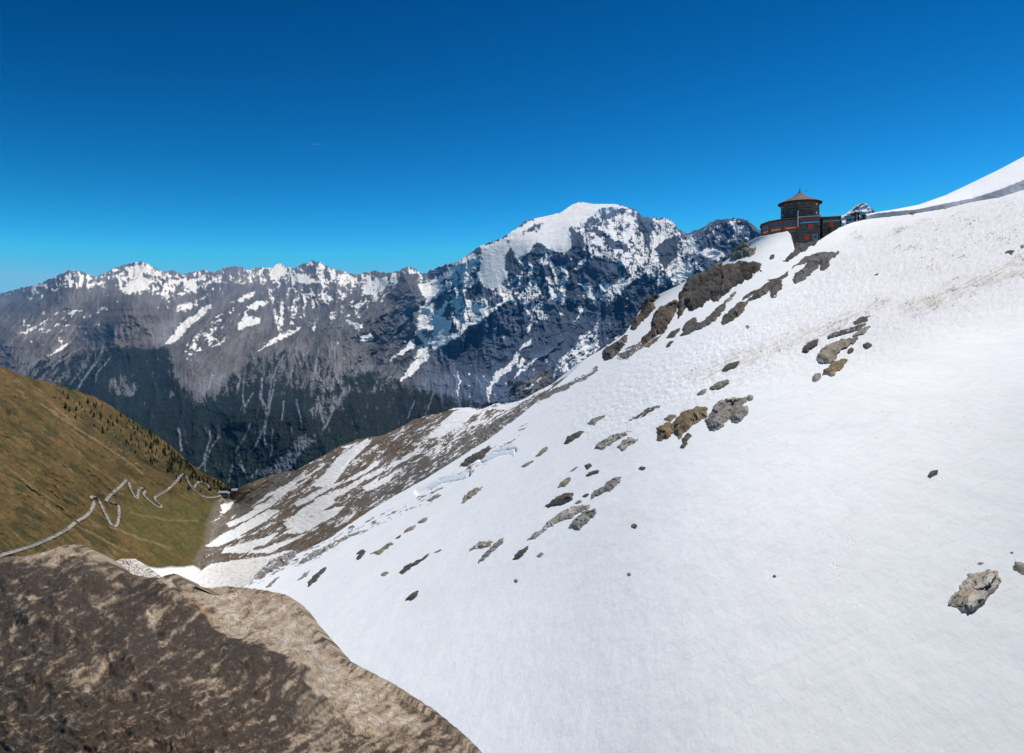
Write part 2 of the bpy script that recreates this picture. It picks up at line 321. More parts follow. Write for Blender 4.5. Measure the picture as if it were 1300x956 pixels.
# ---------------- snow / forest / tone channels
S = np.full_like(X, -.75)
dep = Y-tp[None]
S += .50*sstep(46, 4, dep+9*fbm(X/13, Y/40, 4, seed=49)*1.6+5*noise(X/45, 0*Y, 50))*(X < 560)
paint(S, WX, WY, [(-50,380),(60,372),(130,375),(160,400),(60,420),(-50,420)], -1, 6)
P = [ (ZA([(60,380),(400,340),(620,300),(560,560),(100,560)]), -.38, 20), (ZA([(560,560),(600,380),(700,290),(820,420),(930,400),(850,540)]), -1.2, 5),
 (ZA([(560,165),(715,127),(830,180),(980,180),(1030,175),(960,220),(900,260),(860,330),(760,290),(640,290),(590,260)]), .28, 4),
 (ZA([(640,250),(720,210),(760,220),(700,280),(640,290)]), 1, 3), (ZA([(600,170),(715,130),(780,170),(700,200),(600,230)]), .55, 3),
 (ZA([(1050,190),(1150,240),(1060,250),(960,290),(900,330),(870,330),(940,240)]), .35, 3), (ZA([(1190,230),(1240,200),(1290,210),(1210,250)]), .9, 2),
 (ZA([(1100,160),(1230,150),(1280,190),(1190,220),(1110,200)]), -.4, 3),
 (ZA([(830,550),(900,460),(1050,340),(1055,370),(950,470),(880,540)]), 1.2, 1.5), (ZA([(900,350),(1060,290),(1010,340),(930,390)]), .4, 3),
 (ZA([(1070,565),(1140,505),(1110,550)]), 1.2, 1.5), (ZA([(1170,330),(1290,290),(1210,325)]), .8, 1.5), (ZA([(1200,470),(1240,380),(1250,420),(1290,420),(1290,435),(1220,475)]), .9, 1.5),
 (ZA([(900,560),(1060,440),(1180,330),(1200,420),(1080,560),(960,640)]), -.25, 6),
 (ZA([(80,290),(160,255),(220,300),(200,340),(130,320)]), .08, 4), (ZA([(210,240),(360,170),(440,190),(500,230),(440,250),(330,260),(230,270)]), .12, 4),
 (ZA([(430,430),(500,370),(590,330),(480,400)]), .35, 2), (ZA([(100,500),(250,410),(240,425),(130,500)]), .6, 2), (ZA([(360,380),(420,375),(360,410)]), .6, 1.5),
 (ZA([(320,570),(345,535),(240,600)]), .7, 1.5),
 (ZB([(0,155),(100,160),(215,137),(300,160),(400,125),(500,170),(620,200),(740,185),(830,175),(800,230),(640,280),(560,260),(420,240),(300,230),(230,240),(130,230),(0,250)]), .22, 4),
 (ZB([(300,180),(350,200),(440,240),(300,230)]), .9, 2.5), (ZB([(180,150),(215,137),(260,160),(230,220),(180,200)]), .7, 3), (ZB([(470,160),(560,190),(600,240),(500,240)]), .6, 3),
 (ZB([(180,240),(560,270),(560,340),(350,380),(330,450),(200,480),(150,330)]), -.22, 6),
 (ZB([(90,590),(200,520),(330,450),(470,390),(600,330),(700,260),(800,190),(840,180),(830,230),(770,290),(660,380),(560,430),(430,440),(350,450),(240,490)]), .22, 6),
 (ZB([(620,290),(740,210),(800,190),(810,230),(700,300)]), .6, 4), (ZB([(100,585),(220,500),(330,460),(310,480),(200,540)]), .9, 2),
 (ZB([(830,200),(900,200),(940,260),(960,330),(920,400),(900,500),(780,600),(700,500),(690,440),(760,330),(820,240)]), -1.1, 4),
 (ZB([(930,240),(1060,200),(1080,220),(1030,290),(990,330),(1090,330),(1040,400),(1080,430),(1080,520),(960,600),(900,620),(950,540),(900,500),(930,380),(960,320),(930,280)]), .9, 3),
 (ZB([(1000,310),(1060,310),(1050,360),(1010,370)]), -.5, 2), (ZB([(940,480),(1020,480),(1010,520),(950,510)]), -.3, 2),
 (ZB([(900,520),(800,600),(780,640),(830,600),(910,560)]), 1, 1.5), (ZB([(1290,380),(1090,520),(960,640),(820,760),(880,650),(1080,500)]), 1, 1.5),
 (ZB([(640,500),(690,470),(680,530),(630,530)]), 1, 1.5), (ZB([(560,430),(640,440),(620,475)]), 1, 1.5), (ZB([(0,320),(100,270),(90,300),(30,330)]), .8, 2),
 (ZB([(30,360),(110,330),(160,330),(90,380)]), .8, 2), (ZB([(10,470),(50,380),(50,420),(130,400),(120,430),(40,470)]), .8, 2),
 (ZB([(230,330),(250,330),(240,450),(225,450)]), .7, 1.2), (ZB([(380,470),(400,450),(395,490)]), .8, 1),
 (ZB([(1060,210),(1290,60),(1290,400),(1120,480),(1090,430),(1080,330),(1100,300)]), .08, 4),
 (ZC([(0,560),(300,500),(700,500),(1300,500),(1300,950),(0,950)]), -.02, 8),
 (ZD([(200,150),(700,100),(860,180),(1140,260),(1200,340),(1300,360),(1300,750),(950,850),(600,950),(0,950),(0,500)]), .08, 8),
 (ZC([(700,270),(760,235),(940,180),(1110,135),(1200,70),(1270,40),(1300,40),(1300,180),(1260,200),(1250,250),(1190,280),(1160,340),(1180,480),(1140,510),(1050,480),(960,470),(900,410),(870,400),(820,480),(760,560),(700,560),(680,480),(620,470),(640,400),(620,340)]), 1.6, 3),
 (ZC([(740,310),(840,230),(950,240),(900,310),(800,330),(720,380)]), -.12, 3), (ZC([(1060,190),(1100,185),(1080,210)]), -.2, 1.5), (ZC([(1060,350),(1140,340),(1160,400),(1080,430)]), .35, 3),
 (ZC([(360,450),(500,410),(620,360),(620,440),(600,520),(570,600),(600,700),(560,800),(520,830),(440,850),(380,770),(330,740),(370,600),(400,520)]), 1.5, 3),
 (ZC([(0,720),(130,630),(250,530),(380,560),(300,640),(240,680),(290,760),(230,800),(150,700),(60,740),(0,800)]), .4, 3),
 (ZC([(100,640),(260,590),(330,610),(280,720),(300,800),(130,820)]), .25, 3),
 (ZC([(590,560),(640,470),(700,560),(720,620),(700,700),(620,720),(600,650)]), -1.3, 2), (ZC([(820,510),(880,400),(950,450),(980,500),(900,560),(830,600),(740,600)]), -1, 2),
 (ZC([(1000,480),(1150,530),(1140,600),(1050,640),(1000,560)]), -.8, 3),
 (ZC([(1170,300),(1200,270),(1240,310),(1300,420),(1300,900),(1150,900),(1160,700),(1150,560),(1190,470)]), -.9, 3),
 (ZC([(270,850),(350,790),(440,860),(430,950),(220,950)]), -.8, 4), (ZC([(850,620),(980,640),(1040,720),(850,730)]), -.9, 3),
 (ZD([(0,170),(100,130),(170,75),(260,40),(400,60),(600,62),(700,90),(600,110),(480,100),(400,150),(340,180),(250,190),(250,260),(180,270),(160,350),(170,480),(100,500),(0,480)]), 1.5, 2),
 (ZD([(580,190),(680,160),(740,190),(750,250),(660,250),(590,220)]), 1.2, 2), (ZD([(510,350),(580,330),(620,380),(540,380)]), 1.2, 1.5),
 (ZD([(420,260),(550,290),(500,330),(440,300)]), .9, 2), (ZD([(640,300),(740,280),(760,340),(700,400),(660,420)]), .6, 2.5),
 (ZD([(900,370),(1070,340),(1040,390),(980,450),(930,450)]), 1.3, 1.5), (ZD([(1200,420),(1290,350),(1300,490),(1230,460)]), 1.1, 2),
 (ZD([(760,520),(860,580),(830,620),(790,640),(750,580)]), .9, 2), (ZD([(200,650),(320,550),(330,560),(220,680)]), 1.3, 1.2),
 (ZD([(520,810),(600,810),(670,830),(650,880),(600,870)]), .9, 2), (ZD([(260,800),(340,800),(300,850)]), .8, 1.5),
 (ZD([(740,780),(880,640),(930,590),(940,600),(860,690),(760,800)]), .7, 1.5), (ZD([(1130,640),(1160,610),(1280,680),(1250,730),(1200,780),(1150,740)]), .6, 3),
 (ZD([(520,390),(600,450),(580,470),(510,430)]), .8, 1.5), (ZD([(300,220),(420,180),(480,200),(440,250),(330,260)]), -.3, 3),
 (ZD([(440,180),(560,130),(620,130),(600,170),(540,180),(500,220)]), -.6, 2),
 (ZD([(800,200),(880,180),(960,210),(920,340),(860,360),(800,290)]), -1, 2), (ZD([(1140,260),(1190,310),(1110,320)]), -1, 1.5),
 (ZD([(970,460),(1070,380),(1150,360),(1150,480),(1130,560),(1050,640),(1000,600),(980,520)]), -.9, 2.5),
 (ZD([(380,280),(460,330),(520,390),(620,400),(690,470),(680,510),(560,460),(480,400),(420,340)]), -.9, 2.5),
 (ZD([(210,690),(350,570),(430,540),(520,560),(600,620),(600,800),(520,800),(440,760),(340,790),(250,780)]), -.8, 3),
 (ZD([(620,950),(700,800),(880,700),(960,800),(970,860),(880,950)]), -.7, 3), (ZD([(150,280),(240,320),(250,420),(190,450)]), -.7, 2),
 (ZD([(940,205),(1040,195),(1100,215),(1140,280),(1060,270),(980,250)]), .5, 2), (ZD([(980,650),(1080,640),(1130,720),(1100,830),(1000,760)]), .15, 4),
 (ZE([(-100,420),(100,400),(300,240),(560,90),(860,130),(900,300),(1100,380),(880,640),(500,956),(-100,956)]), -.72, 4),
 (ZE([(620,60),(860,100),(860,220),(740,260),(700,180)]), .12, 4),
 (ZE([(530,60),(590,55),(480,120),(300,240),(180,330),(80,400),(0,470),(0,420),(80,360),(150,330),(260,260),(400,150)]), 1.3, 1.2),
 (ZE([(0,200),(60,230),(70,300),(60,350),(80,380),(0,450),(-60,480),(-60,200)]), 1.2, 2), (ZE([(170,90),(330,60),(370,90),(340,150),(250,200),(150,220),(180,150)]), .4, 3),
 (ZE([(715,390),(720,410),(640,520),(590,600),(560,640),(430,740),(390,830),(375,920),(365,860),(390,760),(415,690),(520,620),(560,560),(640,470)]), 1.3, 1),
 (ZE([(780,530),(740,580),(640,660),(580,700),(660,610),(720,570)]), 1.3, 1), (ZE([(600,600),(640,560),(670,530),(680,560),(630,620)]), 1, 1),
 (ZE([(740,250),(720,300),(690,330),(715,260)]), 1, 1), (ZE([(1120,110),(1160,140),(1130,200),(1080,240),(1130,170)]), 1, 1),
 (ZE([(950,170),(1000,200),(960,210)]), .8, 1), (ZE([(690,140),(750,190),(740,195)]), 1, .8), (ZE([(780,220),(850,190),(800,230)]), 1, .8),
 (ZE([(1100,380),(1275,230),(1275,480),(1100,590),(950,700),(880,720),(900,640),(1000,520)]), .08, 3),
 (ZE([(650,790),(790,720),(700,780)]), .9, 1), (ZE([(790,720),(830,690),(800,730)]), .9, 1), (ZE([(145,650),(150,780),(140,850)]), .8, .8),
 (ZF([(880,20),(1060,-10),(1200,60),(1180,140),(1020,160),(860,140),(800,60)]), -.25, 4), (ZF([(1000,0),(1040,0),(1080,50),(1040,50)]), 1, 1.5),
 (ZF([(690,140),(760,110),(840,240),(760,210),(690,200)]), 1.1, 2), (ZF([(840,200),(900,190),(990,240),(900,290),(840,250)]), .5, 3),
 (ZF([(690,300),(780,280),(860,340),(830,360),(700,330)]), .5, 3)]
for pts, v, f in P: paint(S, WX, WY, pts, v, f)
S = np.where((X < 545) & (S > -.1) & (S < .66), S-.26, S)
n_up = dirn(lambda u, v, a, b: fbm(u/8+a*1.2, v/17, 5, .64, seed=51)*1.5)
n_iso = fbm(X/8, Y/5.5, 5, .65, seed=57)*1.5
ledge = noise(X/16+W1*2, Y/2.6+W2*2, 61)
n_fin = dirn(lambda u, v, a, b: fbm(u/2.2+a, v/5.5, 4, .7, seed=53)*1.6)
nz = .66*n_up+.38*n_iso+.16*ledge+(.24+.24*sstep(540, 600, X))*n_fin+.12*cf2
# snow also follows the relief: gullies keep it, crests shed it
gx = np.gradient(R, axis=1)
S = np.clip(S, -1.15, 1.3); S = np.where((capm > .5) & (S > 1.1), S+.4, S)
S2 = S+nz*1.12+.25*np.clip(gx*.35, -1, 1)-.35*(g2-.35)
snow = sstep(-.05, .13, S2)*1.0
# forest
Fo = np.full_like(X, -1.0)
for pts, v, f in [([(25,482),(50,455),(80,448),(110,445),(150,438),(178,438),(240,440),(236,458),(215,466),(240,492),(253,506),(285,482),(325,452),(350,448),(370,470),(420,470),(480,468),(500,480),(560,500),(640,512),(680,540),(680,700),(-40,700)], .25, 8),
 ([(60,505),(110,470),(150,442),(235,445),(215,470),(245,515),(290,500),(330,485),(420,500),(480,500),(520,496),(560,508),(600,520),(600,700),(60,700)], .9, 7),
 (ZB([(560,680),(720,690),(740,740),(640,800),(560,760)]), .6, 4), (ZB([(780,620),(900,600),(860,660),(800,650)]), .5, 3), (ZE([(530,740),(690,700),(640,800),(560,860),(540,800)]), .6, 4),
 (ZB([(200,560),(330,580),(480,640),(500,780),(300,760),(180,680)]), .0, 5), (ZB([(240,560),(240,620),(210,600)]), .7, 2),
 (ZA([(540,720),(650,710),(690,770),(660,810),(560,800)]), .12, 5), (ZA([(870,560),(1290,500),(1290,600),(1180,680),(1010,810),(950,770),(860,650)]), -.9, 5),
 (ZA([(840,820),(870,760),(880,800)]), -.2, 2), (ZB([(380,800),(560,790),(540,860),(440,950),(380,900)]), .15, 5)]:
    paint(Fo, WX, WY, pts, v, f)
fn = dirn(lambda u, v, a, b: fbm(u/6+a, v/18, 5, .6, seed=71)*1.6)
fn2 = fbm(X/2.6, Y/2.6, 3, .7, seed=73)*1.5
forest = sstep(-.25, .25, Fo-.12+fn*1.05+fn2*.6)
snow = snow*np.where(S > .6, 1, 1-sstep(-.35, .15, Fo+fn*.4))
scree = np.zeros_like(X)
for pts, w in [(ZA([(525,540),(510,600),(450,690),(385,780)]), 2.6), (ZA([(450,600),(400,690),(355,750)]), 1.2), (ZA([(560,610),(490,690),(480,740)]), 1),
 (ZA([(300,560),(160,650)]), 1.5), (ZA([(420,560),(260,660)]), 1.2), (ZG([(560,0),(558,150),(562,190)]), 1.5), (ZG([(615,80),(560,160)]), 1.2), (ZG([(595,250),(560,330),(515,405)]), 1.6),
 (ZG([(660,0),(660,100),(690,180),(680,260),(680,380)]), 1.4), (ZG([(735,0),(710,120),(690,240),(640,350),(600,410)]), 1.6), (ZG([(375,290),(380,340),(345,430),(350,510)]), 1.6),
 (ZG([(425,320),(380,390),(350,450),(310,500)]), 1.6), (ZG([(200,280),(218,400)]), 2.5), (ZG([(780,130),(770,230)]), 1.2), (ZG([(850,120),(875,240)]), 1.4), (ZG([(720,280),(710,430)]), 1),
 (ZG([(1060,90),(1045,190),(1000,285)]), 2.5), (ZG([(970,100),(1000,250)]), 1.5), (ZG([(500,480),(475,570)]), 2), (ZG([(550,480),(580,550)]), 2.2), (ZG([(640,510),(600,550)]), 2),
 (ZG([(935,345),(870,400),(800,510)]), 4), (ZG([(1110,80),(1050,180)]), 2.5), (ZG([(820,270),(830,330)]), 1), (ZB([(500,560),(500,680),(520,740)]), 2.5), (ZB([(420,560),(400,680),(460,770)]), 2),
 (ZB([(300,560),(330,660)]), 1.6), (ZB([(240,600),(180,720),(150,940)]), 1.5), (ZB([(900,830),(870,920)]), .8), (ZB([(700,600),(705,650)]), 1), (ZB([(140,690),(120,800),(150,900)]), 1.2),
 (ZE([(145,660),(145,900)]), 1.2), (ZE([(270,680),(390,850)]), 1), (ZE([(330,680),(380,740)]), 1), (ZB([(1000,780),(960,900)]), 1.2),(ZB([(1100,640),(1130,860)]), 1)]:
    stroke(scree, X+W1*2.5, Y+W2*1.5, pts, 1.0, w, 1.0)
for pts in [ZG([(780,430),(890,310),(940,350),(850,420),(800,510),(740,520),(620,550),(700,500)]), ZA([(960,760),(1060,700),(1170,690),(1100,760),(1010,810)]), ZB([(540,700),(640,650),(700,640),(600,710)]), ZA([(800,430),(900,420),(890,500),(830,550),(790,540)])]:
    paint(scree, WX, WY, pts, .9, 4)
scree *= np.clip(.68+1.5*fbm(X/3, Y/4, 4, .65, seed=77)*1.5, 0, 1)
streak = dirn(lambda u, v, a, b: fbm(u/2.4+a, v/22, 4, .6, seed=81)*1.5)
tone = fbm(X/40, Y/30, 4, seed=83)
warm = np.zeros_like(X)
paint(warm, X, Y, ZA([(0,300),(650,270),(950,420),(1290,500),(1290,640),(1000,830),(850,640),(0,700)]), .75, 20)
paint(warm, X, Y, ZB([(0,420),(330,470),(480,430),(640,560),(540,760),(200,700),(0,650)]), .7, 14)
paint(warm, X, Y, ZE([(560,840),(760,660),(880,620),(900,740),(700,870)]), .9, 5)
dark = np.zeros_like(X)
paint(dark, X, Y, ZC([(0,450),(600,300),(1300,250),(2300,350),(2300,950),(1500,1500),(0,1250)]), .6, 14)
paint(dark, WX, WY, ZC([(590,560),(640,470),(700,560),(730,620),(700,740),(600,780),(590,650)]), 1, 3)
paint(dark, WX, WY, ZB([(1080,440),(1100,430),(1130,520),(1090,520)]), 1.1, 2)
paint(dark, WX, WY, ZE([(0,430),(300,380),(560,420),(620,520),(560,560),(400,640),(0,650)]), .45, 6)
strata = sstep(-.1, .3, noise(X/50+W1, Y/3.2+W2*1.6, 91))*1.0
sm = np.zeros_like(X); paint(sm, X, Y, ZE([(-400,640),(0,430),(560,400),(700,520),(400,650),(-100,680)]), 1, 8)
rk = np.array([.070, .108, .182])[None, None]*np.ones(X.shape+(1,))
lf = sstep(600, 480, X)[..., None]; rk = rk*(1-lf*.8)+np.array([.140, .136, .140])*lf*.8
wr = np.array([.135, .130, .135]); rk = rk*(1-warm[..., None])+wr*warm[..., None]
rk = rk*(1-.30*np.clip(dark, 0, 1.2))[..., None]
rk = rk*(1+(.5-.28*sstep(540, 600, X))*streak+.45*tone+.5*(g1-.42)+.22*fine+.08*cf2+.08*cf1-.35*strata*sm)[..., None]
orange = sstep(.25, .6, fbm(X/18, Y/18, 4, seed=95))*warm*.5
rk = rk*(1+orange[..., None]*np.array([.25, .02, -.18]))
fcol = np.array([.006, .016, .018])*(1+.9*fbm(X/2.0, Y/2.0, 3, .7, seed=99)*1.6+.35*tone)[..., None]
lowg = sstep(520, 640, Y)[..., None]
fcol = fcol*(1+lowg*np.array([.5, .9, -.1])*np.clip(.3+tone, 0, 1)[..., None])
scol = np.array([.20, .22, .26])*(1+.25*streak)[..., None]
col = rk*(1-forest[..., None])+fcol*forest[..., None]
col = col*(1-scree[..., None])+scol*scree[..., None]
sn = np.array([.80, .82, .85])*(1+.05*fbm(X/6, Y/4, 4, seed=103)*1.5)[..., None]
# blue-grey glacier ice cliff under the summit
ice = np.zeros_like(X); paint(ice, X, Y, ZD([(390,140),(480,98),(610,95),(620,120),(560,135),(470,160),(410,180)]), 1, 1.6)
paint(ice, X, Y, ZD([(290,160),(360,150),(340,175)]), .6, 1.5); paint(ice, X, Y, ZC([(580,780),(620,720),(640,780),(600,800)]), .9, 1.5)
sn = sn*(1-ice[..., None]*np.array([.55, .3, .2])*(.8+.4*streak)[..., None])
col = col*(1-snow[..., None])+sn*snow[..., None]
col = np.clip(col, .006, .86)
# trees: forest roughness
D = D*(1-forest*(1-snow)*fbm(X/1.3, Y/1.6, 2, seed=107)*.7/F)
PT = P3(X, Y, D)
m_far = mat_attr('alpine_rock_and_snow', .02, .88, 1.12, bump_scale=.05, bump_dist=9, bump_str=.5)
# skirt that carries every crest over to the far side
sk = []
for k, (dy, dz) in enumerate([(60, -12), (200, -90), (600, -420), (1500, -1400)]):
    q = PT[0].copy(); s = D[0]/6500.0; q[:, 1] += dy*s; q[:, 2] += dz*s; sk.append(q)
VV = np.concatenate([np.stack(sk[::-1]), PT], 0)
CC = np.concatenate([np.repeat(col[:1], 4, 0), col], 0)
XX = np.concatenate([np.repeat(X[:1], 4, 0), X], 0)[:-1, :-1]; YY = np.concatenate([np.repeat(Y[:1], 4, 0), Y], 0)[:-1, :-1]
split = np.interp(YY, [300, 347, 380, 440, 480, 520, 600, 700], [541, 541, 536, 520, 500, 470, 330, 300])
for nm, kp in (('mountain_range', XX < split), ('mountain_massif', XX >= split)):
    tag(np_mesh(nm, VV, grid_quads(VV.shape[0], VV.shape[1], kp), CC, m_far), kind='structure')
del VV, CC, PT

# little snowy summit behind the ridge on the right
pk = profile([(1040,300),(1060,279),(1067,274),(1074,271.5),(1081,266),(1087,261),(1095,257),(1100,258.2),(1105,264),(1110,268),(1116,271),(1130,276),(1160,300)])
xs2 = np.arange(1040, 1160, .35); T2 = np.linspace(0, 1, 120)[:, None]
X2 = np.broadcast_to(xs2[None], (120, len(xs2))).astype(np.float32); t2 = pk(xs2)+.35*noise(xs2/2, 0*xs2, 5); Y2 = (t2+(310-t2)*T2).astype(np.float32)
R2 = ridged(X2/14+Y2/40, Y2/10, 5, .6, 5)*9+fbm(X2/3, Y2/3, 3, seed=8)*1.5
rib(R2, X2, Y2, [(1095,257),(1101,266),(1104,280)], 6, 9)
D2 = 4200*(1-(Y2-t2)/F*1.0)*(1-R2*sstep(0, 3, Y2-t2)/F)
S3 = np.full_like(X2, .5); paint(S3, X2, Y2, [(1081,267),(1088,262),(1094,260),(1092,263),(1084,268)], -1, 1); paint(S3, X2, Y2, [(1079,271),(1087,269),(1090,272),(1084,275),(1080,274)], -.6, 1.2)
paint(S3, X2, Y2, [(1090,276),(1098,273),(1104,270),(1099,276),(1092,279)], -.8, 1.2); paint(S3, X2, Y2, [(1104,262),(1112,269),(1108,271)], -.8, 1)
s3 = sstep(-.1, .1, S3+fbm(X2/4, Y2/3, 4, .6, seed=9))[..., None]
c2 = np.array([.09, .09, .11])*(1-s3)+np.array([.8, .82, .85])*s3
sk = []
for dy, dz in [(40, -8), (200, -90), (700, -500)]:
    q = P3(X2[0], Y2[0], D2[0]); q[:, 1] += dy; q[:, 2] += dz; sk.append(q)
V2 = np.concatenate([np.stack(sk[::-1]), P3(X2, Y2, D2)], 0); c2 = np.concatenate([np.repeat(c2[:1], 3, 0), c2], 0)
tag(np_mesh('distant_peak', V2, grid_quads(*V2.shape[:2]), c2, m_far), kind='structure')
# ================================================================== VALLEY: grassy flank, meadow floor, streaky snow flank
VT = [(-200,400),(-60,447),(0,465),(15,472.5),(37.6,479),(70,487.6),(95,496.4),(115.4,502.7),(135.5,514),(155.6,527.8),(175.7,540),(196,553),(213,565.4),
 (231,583),(251,598),(271,608),(284,616),(292,621),(300,620),(321,611.5),(346,602.6),(374.5,597),(399,585),(417,574),(434.6,565.5),(452,558),
 (480.6,553.8),(502,546),(523,533.6),(541,528),(558,525),(576,517.7),(601,517),(611.5,519.5),(627.5,513),(640,511.7),(657,510),(688.6,494),(700,488),
 (732,462.5),(744,455),(760,446),(775,437),(790,426),(810,410)]
VD = [(-60,455,1300),(0,465,1500),(60,487,1750),(115,503,2000),(155,528,2200),(196,553,2400),(251,598,2700),(285,618,2850),(292,630,2800),
 (0,700,700),(-60,600,760),(-60,700,560),(100,700,1000),(0,580,1050),(50,600,1100),(100,560,1480),(240,705,1500),(265,640,2450),(200,700,1300),(150,650,1450),(200,620,1950),
 (245,680,1750),(230,590,2450),(150,590,1650),(300,622,2650),(374,597,2300),(480,554,2000),(600,517,1650),(640,512,1500),(700,489,1300),(744,455,1200),(800,417,1100),
 (270,690,1750),(240,730,1350),(330,690,1500),(420,650,1300),(540,600,1050),(640,540,1150),(700,505,1100),(320,745,1050),(400,720,950),(500,650,900),(0,760,560),(200,760,1050),(100,780,650),(0,920,330),(200,920,600),(-200,420,1050),(-200,700,420),(-200,920,260),(300,900,700),
 (340,640,2150),(420,600,1850),(500,580,1600)]
vt = profile(VT)
STEP = 0.7
xs = np.arange(-200, 812, STEP)
vb = profile([(-200,930),(250,930),(330,800),(360,750),(400,722),(450,690),(520,655),(600,605),(670,545),(720,500),(760,465),(812,425)])
nr = 520
T = np.linspace(0, 1, nr)[:, None]
X = np.broadcast_to(xs[None], (nr, len(xs))).astype(np.float32)
tp = vt(xs)+.5*noise(xs/4, 0*xs, 14)+.9*noise(xs/14, 0*xs, 15)
Y = (tp[None]+(vb(xs)-tp)[None]*T).astype(np.float32)
cx = np.arange(-216, 832, 8.0); cy = np.arange(400, 952, 8.0)
GX, GY = np.meshgrid(cx, cy); GDV = rbf(VD, GX, GY)
D = bil(GDV, X, Y, -216, 400, 8.0)
W1 = fbm(X/20, Y/20, 4, seed=201); W2 = fbm(X/20, Y/20, 4, seed=202)
WX = X+W1*4; WY = Y+W2*3
river = [(298,614),(285,632),(274,650),(268,670),(261,690),(262,705),(250,718),(235,735),(215,760),(205,800),(200,940)]
rx = np.interp(Y, [q[1] for q in river], [q[0] for q in river])
W5 = fbm(X/4, Y/3, 4, .65, seed=205)*1.5
right = sstep(-1.2, 1.2, X+W1*8+W5*5-rx)
# grass side: long slanting folds; snow side: streaks falling to the lower left
ga, gb = rot(X, Y, 36)     # along-fold, across
gfold = ridged(ga/90+W1*.4, gb/17+W2*.5, 4, .5, seed=211)
gfine = fbm(ga/14, gb/4.5, 5, .62, seed=215)*1.5
ang = -33.0
sa, sb = rot(X, Y, ang)
sb2 = sb+W1*3
sfold = ridged(sa/110, sb2/15, 4, .52, seed=221)
sfine = fbm(sa/22, sb2/4.2, 5, .62, seed=225)*1.5
srough = ridged(X/12, Y/7, 4, .6, seed=227)
flat = np.zeros_like(X); paint(flat, X, Y, [(160,625),(262,632),(275,640),(255,715),(215,730),(180,700),(150,660)], 1, 14)
gr2 = fbm(X/5, Y/4, 4, .6, seed=217)*1.5
rr = -(1-right)*(1-.8*flat)*(gfold*9+gfine*2.2+gr2*1.3)-right*(sfold*8+sfine*1.6+srough*2.6)
bandv = [(450,690),(540,600),(570,570),(640,525),(700,490),(700,510),(640,560),(560,620),(480,670),(400,715),(320,745),(315,740)]
bm = np.zeros_like(X); paint(bm, WX, WY, bandv, 1, 7)
rr -= bm*ridged(X/9, Y/7, 4, .6, seed=229)*4
D = D*(1+rr*sstep(0, 5, Y-tp[None])/F)
# colours
olive = np.array([.088, .068, .026]); brown = np.array([.118, .082, .038]); dgreen = np.array([.042, .042, .017]); meadow = np.array([.080, .084, .026]); pale = np.array([.21, .175, .11])
def lerp(a, b, w): return a*(1-w[..., None])+b*w[..., None]
g = np.ones(X.shape+(1,))*olive
g = lerp(g, brown, sstep(540, 470, Y)*.8)
g = lerp(g, brown, sstep(0, .35, fbm(ga/50, gb/14, 4, seed=231)*1.5)*.8)
g = lerp(g, dgreen, sstep(-.05, .4, fbm(ga/45, gb/12, 5, .6, seed=233)*1.5)*.85)
g = lerp(g, pale, sstep(.3, .6, fbm(ga/36, gb/3.6, 4, .6, seed=235)*1.5)*.5)
g = lerp(g, meadow*.95, flat*.55)
gg = np.zeros_like(X); paint(gg, WX, WY, ZL([(920,740),(1060,690),(1060,720),(960,760)]), 1, 3); paint(gg, WX, WY, ZG([(220,700),(370,690),(380,780),(230,840)]), .6, 5)
g = lerp(g, np.array([.055, .088, .02]), np.clip(gg*(.5+.9*fbm(X/9, Y/5, 4, seed=243)*1.5), 0, 1)*.5)
for pts, w, k in [(ZL([(210,210),(340,300),(430,360),(540,430),(640,500),(720,560)]), 1.6, .7), (ZL([(640,515),(700,510)]), 1.2, .6), (ZL([(440,850),(600,940),(650,956)]), 2.2, .5),
  (ZL([(660,760),(860,800),(1000,800)]), 1.6, .4), (ZL([(20,520),(130,600),(250,720)]), 1.2, .4), (ZL([(0,560),(120,620),(280,760)]), 1.2, .4), (ZL([(560,830),(700,890),(860,940)]), 2.4, .5),
  (ZL([(330,420),(520,560),(640,640)]), 1.0, .3), (ZL([(60,90),(200,160),(320,260)]), 1, .35), (ZL([(60,640),(200,700),(330,800)]), 1.2, .3)]:
    q = np.zeros_like(X); stroke(q, X+W1*2, Y+W2*2, pts, 1, w, 1.2); g = lerp(g, pale, q*k)
shr = sstep(.22, .42, fbm(X/3.5, Y/2.6, 4, .6, seed=241)*1.5+.25*sstep(470, 560, Y)*sstep(60, 200, X)-.12-.4*flat)
dsh = np.zeros_like(X)
paint(dsh, WX, WY, ZL([(320,200),(460,270),(700,450),(960,560),(1180,620),(1180,650),(940,610),(640,470),(330,290)]), 1, 6)
g = lerp(g, np.array([.022, .028, .014]), np.clip(shr*(.3+.9*dsh)+.35*dsh*sstep(150, 240, X), 0, 1)*.85)
for pts in [ZL([(30,230),(60,250),(50,275),(30,255)]), ZL([(200,395),(250,420),(210,410)]), ZL([(700,470),(860,580),(740,520)]), ZL([(480,655),(540,680),(500,680)]), ZL([(505,465),(540,485),(510,485)])]:
    q = np.zeros_like(X); paint(q, WX, WY, pts, 1, 1.5); g = lerp(g, dgreen*.5, q*.9)
g = g*np.array([1.10, .96, .72])*(1+.30*gr2+.34*gfine+.40*fbm(X/1.7, Y/1.5, 3, .7, seed=245)*1.5)[..., None]
